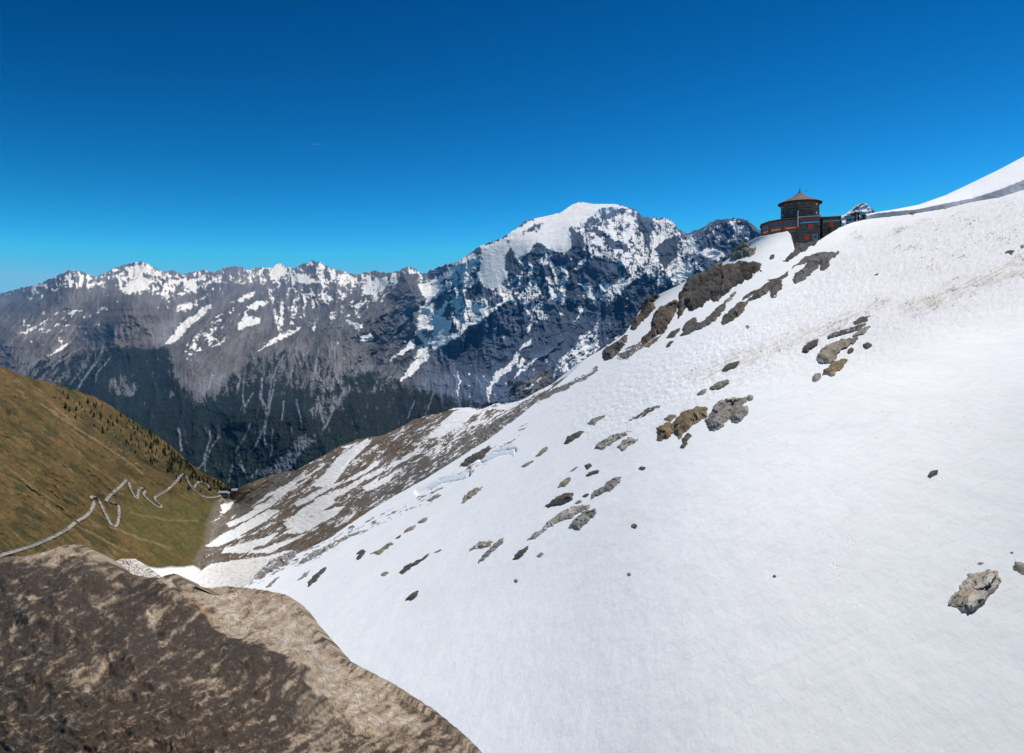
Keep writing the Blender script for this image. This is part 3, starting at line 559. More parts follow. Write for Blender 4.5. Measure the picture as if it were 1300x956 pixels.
# right flank
r = np.ones(X.shape+(1,))*np.array([.165, .128, .090])
r = lerp(r, np.array([.165, .158, .150]), sstep(-.05, .35, fbm(sa/40, sb2/9, 4, .6, seed=251)*1.6)*.8)
r = lerp(r, np.array([.06, .052, .042]), sstep(.1, .5, fbm(sa/16, sb2/4, 4, .6, seed=253)*1.6)*.7)
gs = np.zeros_like(X); paint(gs, WX, WY, ZH([(130,420),(300,330),(380,280),(400,300),(300,380),(180,440)]), 1, 4); paint(gs, WX, WY, ZH([(700,260),(900,180),(960,180),(980,230),(800,330),(620,420),(500,470),(560,380)]), .8, 5)
r = lerp(r, np.array([.13, .125, .12])*1.0, gs*.8)
r = lerp(r, np.array([.17, .165, .16]), bm*.75)
r = lerp(r, np.array([.045, .042, .04]), bm*sstep(.1, .4, fbm(X/5, Y/3.5, 4, .65, seed=255)*1.6))
stony = np.zeros_like(X); paint(stony, WX, WY, [(272,640),(292,625),(300,640),(278,665),(268,700),(255,720),(245,712),(258,690),(262,665)], 1, 4)
r = lerp(r, np.array([.24, .215, .18]), stony*sstep(-.2, .4, fbm(X/3, Y/3, 3, seed=256)*1.5)*.9)
g = lerp(g, np.array([.2, .18, .15]), stony*.5)
r = r*(1+.30*sfine+.3*fbm(X/1.8, Y/1.6, 3, .7, seed=257)*1.5)[..., None]
col = g*(1-right[..., None])+r*right[..., None]
S = np.full_like(X, -.62)
paint(S, WX, WY, ZH([(380,260),(640,150),(950,40),(1300,-80),(1300,100),(900,330),(600,440),(300,560),(200,640),(100,560),(300,400)]), -.30, 10)
paint(S, WX, WY, ZH([(860,120),(1300,-80),(1300,60),(1050,230),(900,250),(800,200)]), -.02, 8)
for pts, v, f in [(ZG([(345,925),(430,870),(560,800),(700,720),(760,730),(640,810),(540,860),(440,900),(380,930)]), 1, 1.6),
 (ZG([(470,800),(590,740),(690,690),(760,600),(900,540),(1000,480),(990,495),(860,570),(770,650),(700,710),(600,770),(480,820)]), .8, 1.6),
 (ZG([(940,590),(1040,510),(1090,440),(1200,370),(1260,335),(1250,360),(1150,440),(1120,500),(1060,570),(980,600)]), 1, 1.5),
 (ZG([(1300,480),(1180,550),(1090,580),(1130,560),(1300,460)]), 1, 1.2), (ZG([(780,800),(900,710),(1000,660),(1080,640),(1040,700),(930,760),(880,800),(800,830)]), 1, 1.6),
 (ZG([(450,940),(600,900),(750,850),(700,900),(560,960),(440,960)]), 1, 1.5), (ZG([(430,700),(520,670),(480,720),(450,745)]), 1, 1.2), (ZG([(360,860),(380,820),(350,880),(330,890)]), 1, 1),
 (ZG([(1040,440),(1080,420),(1050,445)]), 1, 1), (ZG([(1100,380),(1190,355),(1130,385)]), .8, 1), (ZG([(900,860),(970,820),(850,890),(700,960),(600,960),(780,900)]), 1, 1.4),
 (ZG([(1210,600),(1300,550),(1290,590),(1230,610)]), 1, 1.3), (ZG([(420,740),(500,710),(440,745)]), 1, .9), (ZG([(380,790),(440,765),(390,795)]), 1, .9), (ZG([(600,715),(700,630),(860,560),(720,640)]), 1, .8),
 (ZG([(840,690),(1000,600),(1120,560),(1000,630),(860,710)]), .7, 1.2), (ZG([(1080,780),(1180,740),(1120,800),(1050,830)]), .3, 1.5),
 (ZH([(-40,700),(80,610),(250,590),(370,560),(350,590),(250,640),(210,690),(150,760),(-100,760)]), 1.3, 2), (ZH([(60,545),(160,505),(190,510),(110,545)]), 1, 1.3),
 (ZH([(880,140),(950,60),(1000,50),(1040,60),(980,110),(900,150),(860,160)]), .9, 1.6), (ZH([(1060,120),(1160,50),(1300,-60),(1300,0),(1160,85)]), .9, 2),
 (ZH([(530,230),(640,160),(650,170),(560,260),(440,330),(500,270)]), 1, 1.6), (ZH([(450,380),(560,330),(800,210),(820,215),(640,310),(480,400)]), .35, 1.6),
 (ZH([(620,340),(760,270),(720,310),(640,350)]), .7, 1.4), (ZH([(340,500),(480,420),(560,400),(520,440),(400,500)]), .8, 1.6), (ZH([(230,410),(340,350),(440,300),(330,370),(240,420)]), .5, 1.4),
 (ZE([(430,950),(560,910),(760,810),(880,750),(980,680),(1100,590),(1275,470),(1275,560),(1100,650),(900,740),(740,820),(620,900),(560,956)]), 1, 2), (ZG([(520,590),(560,570),(530,600)]), .8, .8),
 (ZE([(60,945),(200,935),(220,950),(60,956)]), .9, 1), (bandv, -.38, 4)]:
    paint(S, X+W1*2.2, Y+W2*1.6, pts, v, f)
sf2 = fbm(sa/11, sb2/1.7, 4, .65, seed=259)*1.5
S2 = np.clip(S, -.72, .85)+sfine*.75+.62*sf2+.3*fbm(X/3, Y/2, 3, seed=261)*1.5+.15*(.4-sfold)
snow = sstep(-.04, .06, S2)*right
toe = np.zeros_like(X); paint(toe, X+W1*3, Y+W2*3, ZM([(440,150),(540,160),(640,150),(700,190),(640,240),(520,240),(440,200)]), 1, 2.0)
snow = np.maximum(snow, toe)
fan = sstep(.15, .5, fbm(X/6, Y/2.5, 4, seed=263)*1.5)
sn = np.array([.80, .81, .82])*(1-.10*fan-.06*np.clip(sfine, -1, 1))[..., None]
aprn = np.zeros_like(X); paint(aprn, X, Y, ZH([(-40,700),(80,610),(250,590),(300,590),(200,690),(-40,760)]), 1, 6)
sn = sn*(1-aprn[..., None]*np.array([.08, .13, .19])*(.6+.8*fan)[..., None])
col = np.clip(col*(1-snow[..., None])+sn*snow[..., None], .008, .85)
V = P3(X, Y, D)
sk = []
for dy, dz in [(15, -3), (60, -30), (200, -160), (600, -700)]:
    q = V[0].copy(); s = D[0]/1800; q[:, 1] += dy*s; q[:, 2] += dz*s; sk.append(q)
VV = np.concatenate([np.stack(sk[::-1]), V]); CC = np.concatenate([np.repeat(col[:1], 4, 0), col])
XX = np.concatenate([np.repeat(X[:1], 4, 0), X])[:-1, :-1]; YY = np.concatenate([np.repeat(Y[:1], 4, 0), Y])[:-1, :-1]
rxx = np.interp(YY, [q[1] for q in river], [q[0] for q in river])
m_val = mat_attr('alpine_turf_and_snow', .12, .85, 1.15, bump_scale=.25, bump_dist=1.5, bump_str=.5)
for nm, kp in (('grassy_hillside', XX < rxx), ('snow_streaked_hillside', XX >= rxx)):
    tag(np_mesh(nm, VV, grid_quads(*VV.shape[:2], kp), CC, m_val), kind='structure')
Vgrid, Dgrid = V, D
def valley_D(px, py):       # depth of the built valley surface along a direction
    px = np.atleast_1d(np.asarray(px, float)); py = np.atleast_1d(np.asarray(py, float))
    c = np.clip((px-xs_v[0])/STEP_V, 0, len(xs_v)-1.01); ci = c.astype(int); fc = c-ci
    t = (py-tp_v[ci])/(vb_v[ci]-tp_v[ci])*(nr_v-1); t = np.clip(t, 0, nr_v-1.01); ti = t.astype(int); ft = t-ti
    G = Dgrid_v
    return (G[ti, ci]*(1-fc)+G[ti, ci+1]*fc)*(1-ft)+(G[ti+1, ci]*(1-fc)+G[ti+1, ci+1]*fc)*ft
xs_v, STEP_V, tp_v, vb_v, nr_v, Dgrid_v = xs, STEP, tp, vb(xs), nr, D.copy()
del VV, CC, V, X, Y, D

# ------------------------------------------------------------------ road with its hairpins
m_asph = mat_plain('asphalt', (.115, .113, .11), .9, 1.0, .2)
m_wall = mat_plain('pale_stone_wall', (.31, .29, .25), .9, .6, .3)
def resample(pts, st=.8):
    P = np.array(pts, float)
    # smooth (Chaikin) then even steps
    for _ in range(1):
        Q = [P[0]]
        for a, b in zip(P[:-1], P[1:]): Q += [a*.75+b*.25, a*.25+b*.75]
        Q.append(P[-1]); P = np.array(Q)
    L = np.concatenate([[0], np.cumsum(np.linalg.norm(np.diff(P, axis=0), axis=1))])
    s = np.arange(0, L[-1], st)
    return np.stack([np.interp(s, L, P[:, 0]), np.interp(s, L, P[:, 1])], 1)
def ribbon(name, pts, w0, w1, lift, mat, parent=None, rise=0, j=0.0):
    Q = resample(pts); d = np.gradient(Q, axis=0); n = np.stack([-d[:, 1], d[:, 0]], 1); n /= np.linalg.norm(n, axis=1)[:, None]+1e-9
    n *= np.sign(n[:, 1]+1e-9)[:, None]*0+1
    jj = j*noise(np.arange(len(Q))/3.0, np.zeros(len(Q)), 19)[:, None]
    rows = []
    for w in (w0, w1):
        p = Q+n*(w+jj); dd = valley_D(p[:, 0], p[:, 1])
        base = valley_D(Q[:, 0], Q[:, 1]); dd = np.minimum(dd, base+10)
        v = P3(p[:, 0], p[:, 1], dd*(1-lift/1000.0)); rows.append(v)
    V = np.stack(rows)
    top_ = V.copy(); bot_ = V.copy(); bot_[..., 1] += 8; bot_[..., 2] -= 4
    if rise: top_[..., 2] += rise
    A = np.stack([bot_[0], top_[0], top_[1], bot_[1]])
    return np_mesh(name, A, grid_quads(4, A.shape[1]), None, mat, parent=parent)
roads = [[(-40,714),(0,703),(35,693),(60,683),(74,676),(83,671)], [(83,671),(95,661),(108,654.5),(115.4,644.4),(118,636.5),(113,630.5),(117,629.2),(123,632),(128,643),(135.5,658),(141,667.5),(146,667),(148.5,661),(150,646),(148.5,640.5),(144,638),(139.5,637.3)],
  [(133,635.5),(134.5,632),(140.5,625.6),(152,617),(157,610.5),(160,608.8),(162.5,611.5),(164.5,620.6),(169,629),(172,632.5),(173.5,630),(174.4,621),(178,618.4),(182.5,620),(183.5,624),(180.5,627),(188,634.4),(197,642),(203,643.5),(204.5,642),(195.7,634.4),(194.5,631.5),(198,628.8),(213,620.6),(223,610.6),(230,601.5),(233,600.5),(237,607),(239.6,614),(247,623),(258.5,631),(273.5,630.8),(283,627)],
         [(245.5,618.5),(251,610.8),(258,611),(263,614.5),(266.5,622),(271,624.5)]]
road = None
for k, rd in enumerate(roads):
    f_ = .6 if k == 0 else 1.0
    o = ribbon('mountain_road', rd, -.32*f_, .32*f_, 2.4, m_asph)
    tag(o, kind='structure')
    w = ribbon('retaining_wall', rd, .32*f_, .62*f_, 2.6, m_wall, o, j=.25)
    w2 = ribbon('retaining_wall', rd, -.60*f_, -.32*f_, 2.2, m_wall, o, j=.25)
# ================================================================== NEAR SNOW SLOPE
CR = [(-450,985),(100,790),(150,770),(200,765),(300,752),(314,742),(345,722),(378,703),(417,684),(440,668),(470,648),(500,630),(540,608),(580,583),(620,558),(660,528),(690,503),(720,478),(744,455),
 (760,446),(777,435),(793.5,423),(804.6,407),(817.5,386),(840,372),(858,364),(873,355),(884,350),(897,344),(915,335),(926,328),(940,315),(950,307),(963,301),(980,297.5),(1000,293.5),
 (1004,298),(1009,317),(1016,320),(1040,305),(1065,289.5),(1080,283),(1095,279.5),(1112,277),(1132,275),(1159,271.6),(1200,265),(1234,256.5),(1268,251),(1300,241),(1420,200),(1500,170)]
VI = [(-450,-.585),(100,-.385),(150,-.36),(200,-.34),(314,-.318),(417,-.255),(540,-.168),(660,-.072),(744,.005),(840,.10),(926,.158),(1000,.198),(1112,.247),(1200,.275),(1300,.312),(1500,.40)]
H = 14.0
cr = profile(CR); vi_raw = profile(VI)
def vi(x):
    return np.interp(x, _vx, _vs)
_vx = np.arange(-700, 1900, 4.0)
_ext = np.where(_vx < -450, -.585, np.where(_vx > 1500, .40+(_vx-1500)*.0005, vi_raw(_vx)))
_k = np.exp(-.5*(np.arange(-45, 46)*4/48.0)**2); _k /= _k.sum()
_cr = np.interp(_vx, [300,744,840,940,965,1065,1110,1500], [420,420,300,214,206,208,330,900]); _k2 = np.exp(-.5*(np.arange(-20, 21)*4/16.0)**2); _k2 /= _k2.sum()
_cs = np.convolve(np.pad(_cr, 20, mode='edge'), _k2, 'valid')
_vs = np.convolve(np.pad(_ext, 45, mode='edge'), _k, 'valid')+.004
def near_D(px, py):
    v = (433.0-py)/F
    Df = H/np.maximum(vi(px)-v, .012)
    cap = np.interp(px, _vx, _cs)
    return (Df**-5+cap**-5)**(-1/5.0)
xs = np.concatenate([np.arange(-420, 150, 3.0), np.arange(150, 1500, .9)])
nr = 760
T = np.linspace(0, 1, nr)[:, None]
X = np.broadcast_to(xs[None], (nr, len(xs))).astype(np.float32)
tp = cr(xs)+.35*noise(xs/3, 0*xs, 24)
_g = np.exp(-.5*(np.arange(-60, 61)/26.0)**2); _g /= _g.sum(); tps = np.convolve(np.pad(tp, 60, mode='edge'), _g, 'valid')
Y = (tps[None]+(1150-tps)[None]*T**1.15+(tp-tps)[None]*np.exp(-T/.045)*(1-T)).astype(np.float32)
D = near_D(X, Y)
V = P3(X, Y, D)
wx, wy = V[..., 0], V[..., 1]
W1 = fbm(X/25, Y/25, 4, seed=301); W2 = fbm(X/25, Y/25, 4, seed=302)
WX = X+W1*5; WY = Y+W2*4
# relief in metres
dune = fbm(wx/22, wy/30, 5, .5, seed=311)*1.3
sast = ridged((wx*.8+wy*.6)/3.5, (wy*.8-wx*.6)/9, 4, .55, seed=315)
rough = np.zeros_like(X)
paint(rough, X, Y, [(700,520),(800,440),(960,400),(1060,300),(1160,270),(1300,230),(1500,180),(1500,330),(1300,390),(1080,460),(960,480),(860,520),(760,560)], 1, 30)
sa, sb = rot(X, Y, -27)
rfine = fbm(sa/9, sb/2.4, 5, .65, seed=321)*1.5
rlump = ridged(sa/16, sb/5, 4, .6, seed=323)
fade = sstep(0, 4, Y-tp[None])
dz = (dune*.35*np.clip(D/60, .3, 1)+sast*.014+rough*(rfine*.13+rlump*.07)*np.clip(D/90, .3, 1))*fade
# wind scoops and a filled in track, lower right
def groove(pts, depth, width):
    I = _box(X, Y, pts, width*3)
    d = seg_dist(X[I], Y[I], pts)
    depth = depth*.3
    dz[I] += -depth*np.exp(-(d/width)**2)+depth*.6*np.exp(-((d-width*1.6)/width)**2)
for pts, de, w in [(ZK([(400,890),(560,820),(720,760),(880,690),(1060,600)]), .03, 3.4), (ZK([(600,900),(760,840),(900,790),(1060,740),(1260,610)]), .025, 4.2)]:
    groove(pts, de, w)
for (cx_, cy_, n_) in [(675,515,16),(735,440,12),(1010,225,10),(760,640,6),(1130,510,6)]:     # clustered old prints
    cxx, cyy = ZK([(cx_, cy_)])[0]
    for _ in range(n_):
        ax, ay = cxx+random.gauss(0, 4), cyy+random.gauss(0, 4); q = (X-ax)**2/2.2+(Y-ay)**2/.9
        dz += -.018*np.exp(-q)+.004*np.exp(-((np.sqrt(q)-1.8)**2)*3)
# shaded snow lip and bergschrund-like step, middle left
for pts, de in [(ZH([(1050,236),(1090,214),(1130,206),(1165,200)]), 1.5), (ZH([(820,350),(900,312),(940,305),(1000,288)]), 1.4)]:
    I = _box(X, Y, pts, 14); d = seg_dist(X[I], Y[I], pts)
    dz[I] += -de*np.exp(-(d/2.6)**2)
V[..., 2] += dz
# crest rolls over
S = np.full_like(X, 1.0)
grime = np.zeros_like(X)
for pts, k, f in [(ZJ([(800,600),(900,550),(1060,480),(1180,440),(1294,380),(1294,470),(1160,520),(1000,590),(860,620)]), .9, 7),
                  (ZJ([(0,850),(200,760),(400,700),(560,640),(660,600),(830,530),(780,590),(600,680),(420,740),(250,810),(60,880)]), .75, 6),
                  (ZJ([(840,380),(1000,300),(1160,240),(1294,180),(1294,330),(1100,400),(900,480)]), .25, 14), (ZJ([(600,310),(1000,240),(1200,200),(1100,280),(800,380)]), .22, 10),
                  (ZI([(640,360),(700,290),(900,190),(1060,120),(900,230),(760,300)]), .3, 10)]:
    paint(grime, WX, WY, pts, k, f)
gn = fbm(sa/26, sb/2.2, 5, .68, seed=331)*1.6+.5*fbm(X/2, Y/1.4, 3, seed=333)
gr = np.clip(grime*sstep(-.15, .5, gn+.25*(grime-.5)), 0, 1)*.95
spk = sstep(.55, .8, .8*noise(sa/3.2, sb/1.3, 335)+.6*noise(X/24, Y/12, 336)+.6*noise(sa/26, sb/3, 337))*sstep(0, .2, grime)
neardim = sstep(60, 20, D)*sstep(750, 1450, X+(Y-600)*.6)  # light falling off toward the near right, painted into the snow colour
upg = rough*sstep(850, 1200, X)*.8
sn = (np.array([.91, .90, .895])-neardim[..., None]*np.array([.30, .27, .26])-upg[..., None]*np.array([.22, .22, .21]))*(1+.035*fbm(wx/9, wy/12, 4, seed=341)*1.5+.03*fbm(X/60, Y/22, 4, seed=345)*1.5-.05*sstep(.15, .6, fbm(sa/50, sb/5, 5, .6, seed=346)*1.5))[..., None]
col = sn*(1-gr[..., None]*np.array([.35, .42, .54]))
col = col*(1-spk[..., None]*.6*rough[..., None])
dots = sstep(.90, .96, noise(X/1.5, Y/1.2, 347)+.25*noise(X/60, Y/40, 348))*sstep(4, 10, Y-tp[None]); col = col*(1-.55*dots[..., None])
smud = np.zeros_like(X)
for pts, k in [(ZI([(340,720),(420,690),(560,700),(470,740),(360,770)]), .5), (ZI([(500,590),(700,560),(640,600),(520,650)]), .35), (ZH([(520,680),(620,620),(660,610),(560,700)]), .5)]:
    paint(smud, WX, WY, pts, k, 10)
col = col*(1-.14*smud*sstep(-.4, .5, fbm(X/10, Y/6, 4, seed=343)*1.5))[..., None]
# bare streaks among the rocks on the lower left edge of the snow
bare = np.full_like(X, -1.0)
for pts, k in [(ZH([(200,700),(270,610),(340,570),(430,540),(520,500),(640,440),(760,400),(880,320),(1000,240),(1140,150),(1200,90),(1240,90),(1160,190),(1060,270),(940,330),(860,400),(700,470),(600,520),(480,590),(330,650),(230,700)]), -.12),
               (ZE([(560,1000),(640,930),(760,850),(900,780),(1050,720),(1160,670),(1275,590),(1275,660),(1100,750),(960,820),(820,890),(700,960)]), .55),
               (ZF([(150,953),(300,880),(420,800),(500,760),(540,790),(440,880),(330,953)]), .25)]:
    paint(bare, WX, WY, pts, k, 5)
bn = fbm(sa/14, sb/2.6, 5, .65, seed=351)*1.6
br = sstep(0, .12, bare+bn*.7)
rk = np.array([.165, .155, .14])*(1+.5*fbm(sa/5, sb/1.6, 4, .7, seed=353)*1.5)[..., None]
rk = rk*(1-.35*sstep(0, .4, fbm(X/9, Y/6, 3, seed=355)*1.5)[..., None]*np.array([.2, .4, .6]))
col = np.clip(col*(1-br[..., None])+rk*br[..., None], .01, .88)
V[..., 2] += br*(.35*ridged(sa/5, sb/2, 3, seed=357))*D/260*fade
sk = []
for dy, dz_ in [(1.5, -.4), (5, -3), (14, -12), (40, -45)]:
    q = V[0].copy(); s = np.clip(D[0]/200, .3, 3); q[:, 1] += dy*s; q[:, 2] += dz_*s; sk.append(q)
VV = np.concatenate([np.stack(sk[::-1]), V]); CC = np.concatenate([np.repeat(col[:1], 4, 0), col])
# snow material: white grain with a crust
def snow_material(name):
    m, nt, b = new_mat(name)
    at = nd(nt, 'ShaderNodeAttribute'); at.attribute_name = 'col'
    n = noise_node(nt, 2.2, 10, .7); r = ramp(nt, n.outputs['Fac'], [(.3, .955), (.7, 1.03)])
    nt.links.new(mix(nt, 'MULTIPLY', at.outputs['Color'], r.outputs['Color']), b.inputs['Base Color'])
    b.inputs['Roughness'].default_value = .75; b.inputs['Specular IOR Level'].default_value = .25
    n1 = noise_node(nt, 1.1, 10, .62, stretch=((1, .45, 1), (0, 0, .7))); n2 = noise_node(nt, 9, 6, .7)
    b1 = nd(nt, 'ShaderNodeBump'); b1.inputs['Strength'].default_value = .55; b1.inputs['Distance'].default_value = .12
    b2 = nd(nt, 'ShaderNodeBump'); b2.inputs['Strength'].default_value = .35; b2.inputs['Distance'].default_value = .02
    nt.links.new(n1.outputs['Fac'], b1.inputs['Height']); nt.links.new(n2.outputs['Fac'], b2.inputs['Height'])
    nt.links.new(b1.outputs['Normal'], b2.inputs['Normal']); nt.links.new(b2.outputs['Normal'], b.inputs['Normal'])
    return m
m_snow = snow_material('old_snow')
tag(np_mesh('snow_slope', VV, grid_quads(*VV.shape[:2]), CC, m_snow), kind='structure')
near_top = cr
del VV, CC

# upper snowfield beyond the cut bank, and the bank itself, its shade put into a darker blue-grey colour
UT = profile([(1100,272),(1112,269.5),(1132,266.5),(1166,260),(1200,248),(1234,232),(1268,215.5),(1300,198.5),(1360,165),(1500,95)])
BT = profile([(1100,274),(1112,271),(1132,268.5),(1166,265.5),(1200,258),(1234,252),(1268,241),(1300,228),(1360,203),(1500,150)])
BB = profile([(1100,280),(1112,279),(1132,277),(1159,274),(1200,267.5),(1234,259.5),(1268,254),(1300,244),(1360,224),(1500,176)])
xs = np.arange(1100, 1500, .8); n1, n2 = 90, 16
X = np.broadcast_to(xs[None], (n1+n2, len(xs))).astype(np.float32)
ut = UT(xs); bt = BT(xs)+.5*noise(xs/6, 0*xs, 44)+.25*noise(xs/2, 0*xs, 45); bb = BB(xs)+.8
T1 = np.linspace(0, 1, n1)[:, None]**.7; T2 = np.linspace(0, 1, n2)[:, None]
bts = BT(xs)
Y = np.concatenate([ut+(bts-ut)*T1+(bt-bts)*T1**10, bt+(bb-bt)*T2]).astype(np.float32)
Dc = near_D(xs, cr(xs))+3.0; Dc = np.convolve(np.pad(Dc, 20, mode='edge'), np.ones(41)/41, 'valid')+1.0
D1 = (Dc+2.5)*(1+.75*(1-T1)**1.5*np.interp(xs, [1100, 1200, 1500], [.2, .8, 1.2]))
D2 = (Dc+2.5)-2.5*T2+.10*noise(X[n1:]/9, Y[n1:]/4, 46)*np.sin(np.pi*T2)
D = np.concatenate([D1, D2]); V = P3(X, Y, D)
V[:n1, :, 2] += .06*fbm(V[:n1, :, 0]/40, V[:n1, :, 1]/40, 3, seed=47)*sstep(0, .3, 1-T1)*sstep(1.0, .8, 1-T1)
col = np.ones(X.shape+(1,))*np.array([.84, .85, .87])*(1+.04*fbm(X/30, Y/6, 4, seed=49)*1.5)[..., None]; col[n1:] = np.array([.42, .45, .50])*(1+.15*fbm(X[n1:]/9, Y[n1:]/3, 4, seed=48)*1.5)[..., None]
sk = []
for dy, dz_ in [(6, -1.0), (30, -12), (90, -60)]:
    q = V[0].copy(); q[:, 1] += dy; q[:, 2] += dz_; sk.append(q)
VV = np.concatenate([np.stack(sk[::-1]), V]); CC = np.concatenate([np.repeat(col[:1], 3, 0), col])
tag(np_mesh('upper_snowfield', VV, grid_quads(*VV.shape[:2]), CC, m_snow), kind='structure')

# ================================================================== DIRTY SNOW BANK IN FRONT
MT = [(-260,760),(-60,716),(0,708),(25,708),(58,700),(77,693),(95,692.5),(104,696),(119,706),(134.6,720),(150,728),(165,732),(181,735),(196,736),(205,733),(213,730),(219,731),(223,737),(242,746.5),(261.5,749),(281,746.5),(307.7,747.7),
 (334.6,751.5),(361.5,758),(373,769.6),(388,791),(407.7,814),(427,837),(454,852),(481,866),(510,885),(540,905),(575,935),(600,960),(640,1010),(680,1060)]
mt = profile(MT)
xs = np.arange(-200, 690, 1.1); nr = 420
X = np.broadcast_to(xs[None], (nr, len(xs))).astype(np.float32)
tp = mt(xs)+.9*noise(xs/5, 0*xs, 54)+.45*noise(xs/1.8, 0*xs, 55)
T = np.linspace(0, 1, nr)[:, None]
Y = (tp[None]+(1180-tp)[None]*T).astype(np.float32)
Dm = rbf([(0,708,7.2),(95,693,7.6),(150,722,7.0),(213,730,6.0),(300,748,7.4),(361,758,6.8),(427,837,5.6),(481,866,5.0),(600,960,3.6),(0,866,3.6),(200,866,3.3),(350,866,3.7),(0,1180,2.0),(600,1180,2.1),
   (200,780,4.9),(100,780,4.8),(300,800,5.4),(200,1000,2.5),(400,960,3.1)], *np.meshgrid(np.arange(-216, 712, 8.0), np.arange(680, 1200, 8.0)), scale=150)
D = bil(Dm, X, Y, -216, 680, 8.0)
V = P3(X, Y, D)
wx, wy, wz = V[..., 0], V[..., 1], V[..., 2]
W1 = fbm(X/40, Y/30, 4, seed=401); W2 = fbm(X/40, Y/30, 4, seed=402)
fade = sstep(0, 10, Y-tp[None])
ma, mb = rot(X, Y, -24)
lump = ridged(ma/85+W1*.6, mb/46+W2*.6, 2, .4, seed=411)
lump2 = ridged(ma/20+W1, mb/10+W2, 5, .6, seed=413)
grit = fbm(X/5, Y/4, 4, .65, seed=415)*1.5
melt = sstep(.05, .5, fbm(ma/18+W1*1.2, mb/11+W2, 4, .6, seed=417)*1.6)      # little melt cups
pxm = D/F
lsm = fbm(ma/60+W1*.5, mb/34+W2*.5, 3, .45, seed=419)*1.5
dd = -(lump*7+lsm*9+lump2*.5+grit*.8-melt*.8)*pxm*fade
ridge = np.zeros_like(X)
rib(ridge, X+W1*7, Y+W2*7, ZM([(560,190),(600,260),(640,320),(700,380),(760,440),(880,460),(960,500),(1000,570)]), 22, 40)
rib(ridge, X+W1*5, Y+W2*5, ZM([(560,185),(545,240),(470,300),(430,370),(420,440)]), 14, 34)
rib(ridge, X+W1*5, Y+W2*5, ZM([(300,110),(270,200),(200,280),(100,330)]), 12, 34)
dd += ridge*pxm*fade
V = P3(X, Y, D+dd*.25)
V[..., 2] += -(dd*.62)*sstep(0, 45, Y-tp[None])
# colour: sooty crust, tan slush, grey-white snow showing
dirt = np.full_like(X, .15)
for pts, v, f in [(ZM([(-150,-20),(0,130),(150,140),(270,120),(330,180),(480,200),(560,190),(600,240),(560,300),(640,340),(760,420),(900,460),(1000,530),(1000,620),(900,956),(-150,1300),(-150,200)]), .75, 12),
   (ZM([(600,230),(680,235),(800,228),(940,255),(1010,340),(1110,460),(1250,535),(1400,700),(1180,700),(1040,560),(960,500),(880,440),(800,420),(720,390),(680,320),(640,290)]), -.65, 12),
   (ZM([(640,300),(720,390),(760,410),(740,340),(660,260)]), -.3, 6), (ZM([(0,130),(60,120),(150,100),(270,95),(300,120),(200,125),(130,140)]), -.3, 5),
   (ZM([(540,200),(575,195),(585,230),(560,235)]), -.9, 4), (ZM([(260,490),(380,450),(340,520),(280,560),(200,540)]), -.15, 8), (ZM([(140,150),(180,135),(200,140),(160,165)]), -.7, 4),
   (ZM([(90,270),(160,275),(130,290)]), -.8, 3), (ZM([(480,320),(540,300),(540,350),(500,350)]), -.5, 5), (ZM([(20,360),(60,330),(40,400)]), -.3, 5), (ZM([(600,560),(700,500),(740,540),(800,560)]), -.1, 8),
   (ZM([(300,300),(380,250),(400,270),(330,320)]), -.15, 6), (ZM([(640,320),(700,380),(760,430),(880,450),(960,490),(940,520),(820,480),(720,450),(640,380)]), .95, 4)]:
    paint(dirt, X+W1*14, Y+W2*12, pts, v, f)
dn = fbm(ma/24+W1, mb/9+W2, 6, .62, seed=421)*1.7
mc, md = rot(X, Y, -36)
d3 = fbm(mc/46+W1*1.3, md/5.0+W2*1.3, 6, .62, seed=431)*1.7
d2 = dirt*.95-.04+dn*.85+d3*.7+.55*fbm(X/14, Y/9, 5, .68, seed=435)*1.5-.25*melt+.3*(lump2-.4)
d2 = d2+.35*fbm(X/3, Y/2.4, 4, .7, seed=433)*1.5
w_dark = sstep(-.35, .65, d2); w_white = sstep(-.78, -1.25, d2)
ctan = np.array([.34, .26, .18])*(1+.28*fbm(X/16, Y/10, 4, seed=423)*1.5)[..., None]
cdark = np.array([.040, .027, .017])*(1+.5*fbm(X/6, Y/5, 4, .7, seed=425)*1.5)[..., None]
cbr = np.array([.120, .082, .048])
wm = sstep(-.75, .6, d2)
col = lerp(ctan, cbr*(1+.3*grit)[..., None], wm*.85); col = lerp(col, cdark, w_dark*.95); col = lerp(col, np.array([.60, .57, .53])+0*ctan, w_white*.4)
pb = sstep(.42, .6, noise(X/1.9, Y/1.6, 427)+.3*noise(X/20, Y/20, 428))
col = lerp(col, cdark*.8, pb*.8); wp = sstep(.66, .76, noise(X/2.6, Y/1.9, 429)+.2*noise(X/16, Y/16, 430)); col = lerp(col, np.array([.42, .37, .31])+0*ctan, wp*.3)
och = np.zeros_like(X); paint(och, X, Y, ZM([(610,260),(680,310),(700,370),(640,320)]), 1, 6); col = col*(1+och[..., None]*np.array([.1, -.1, -.4]))
col = np.clip(col, .012, .75)
sk = []
for dy, dz_ in [(.10, -.02), (.5, -.25), (1.3, -1.3), (2.4, -4.5), (4, -12)]:
    q = V[0].copy(); q[:, 1] += dy; q[:, 2] += dz_; sk.append(q)
VV = np.concatenate([np.stack(sk[::-1]), V]); CC = np.concatenate([np.repeat(col[:1], 5, 0), col])
m_dirty = mat_attr('gritty_old_snow', 26, .62, 1.32, bump_scale=22, bump_dist=.007, bump_str=.8, rough=.85, spec=.3)
tag(np_mesh('dirty_snow_bank', VV, grid_quads(*VV.shape[:2]), CC, m_dirty), 'large mound of old snow caked with dark brown grit in the lower left foreground', 'snow bank')
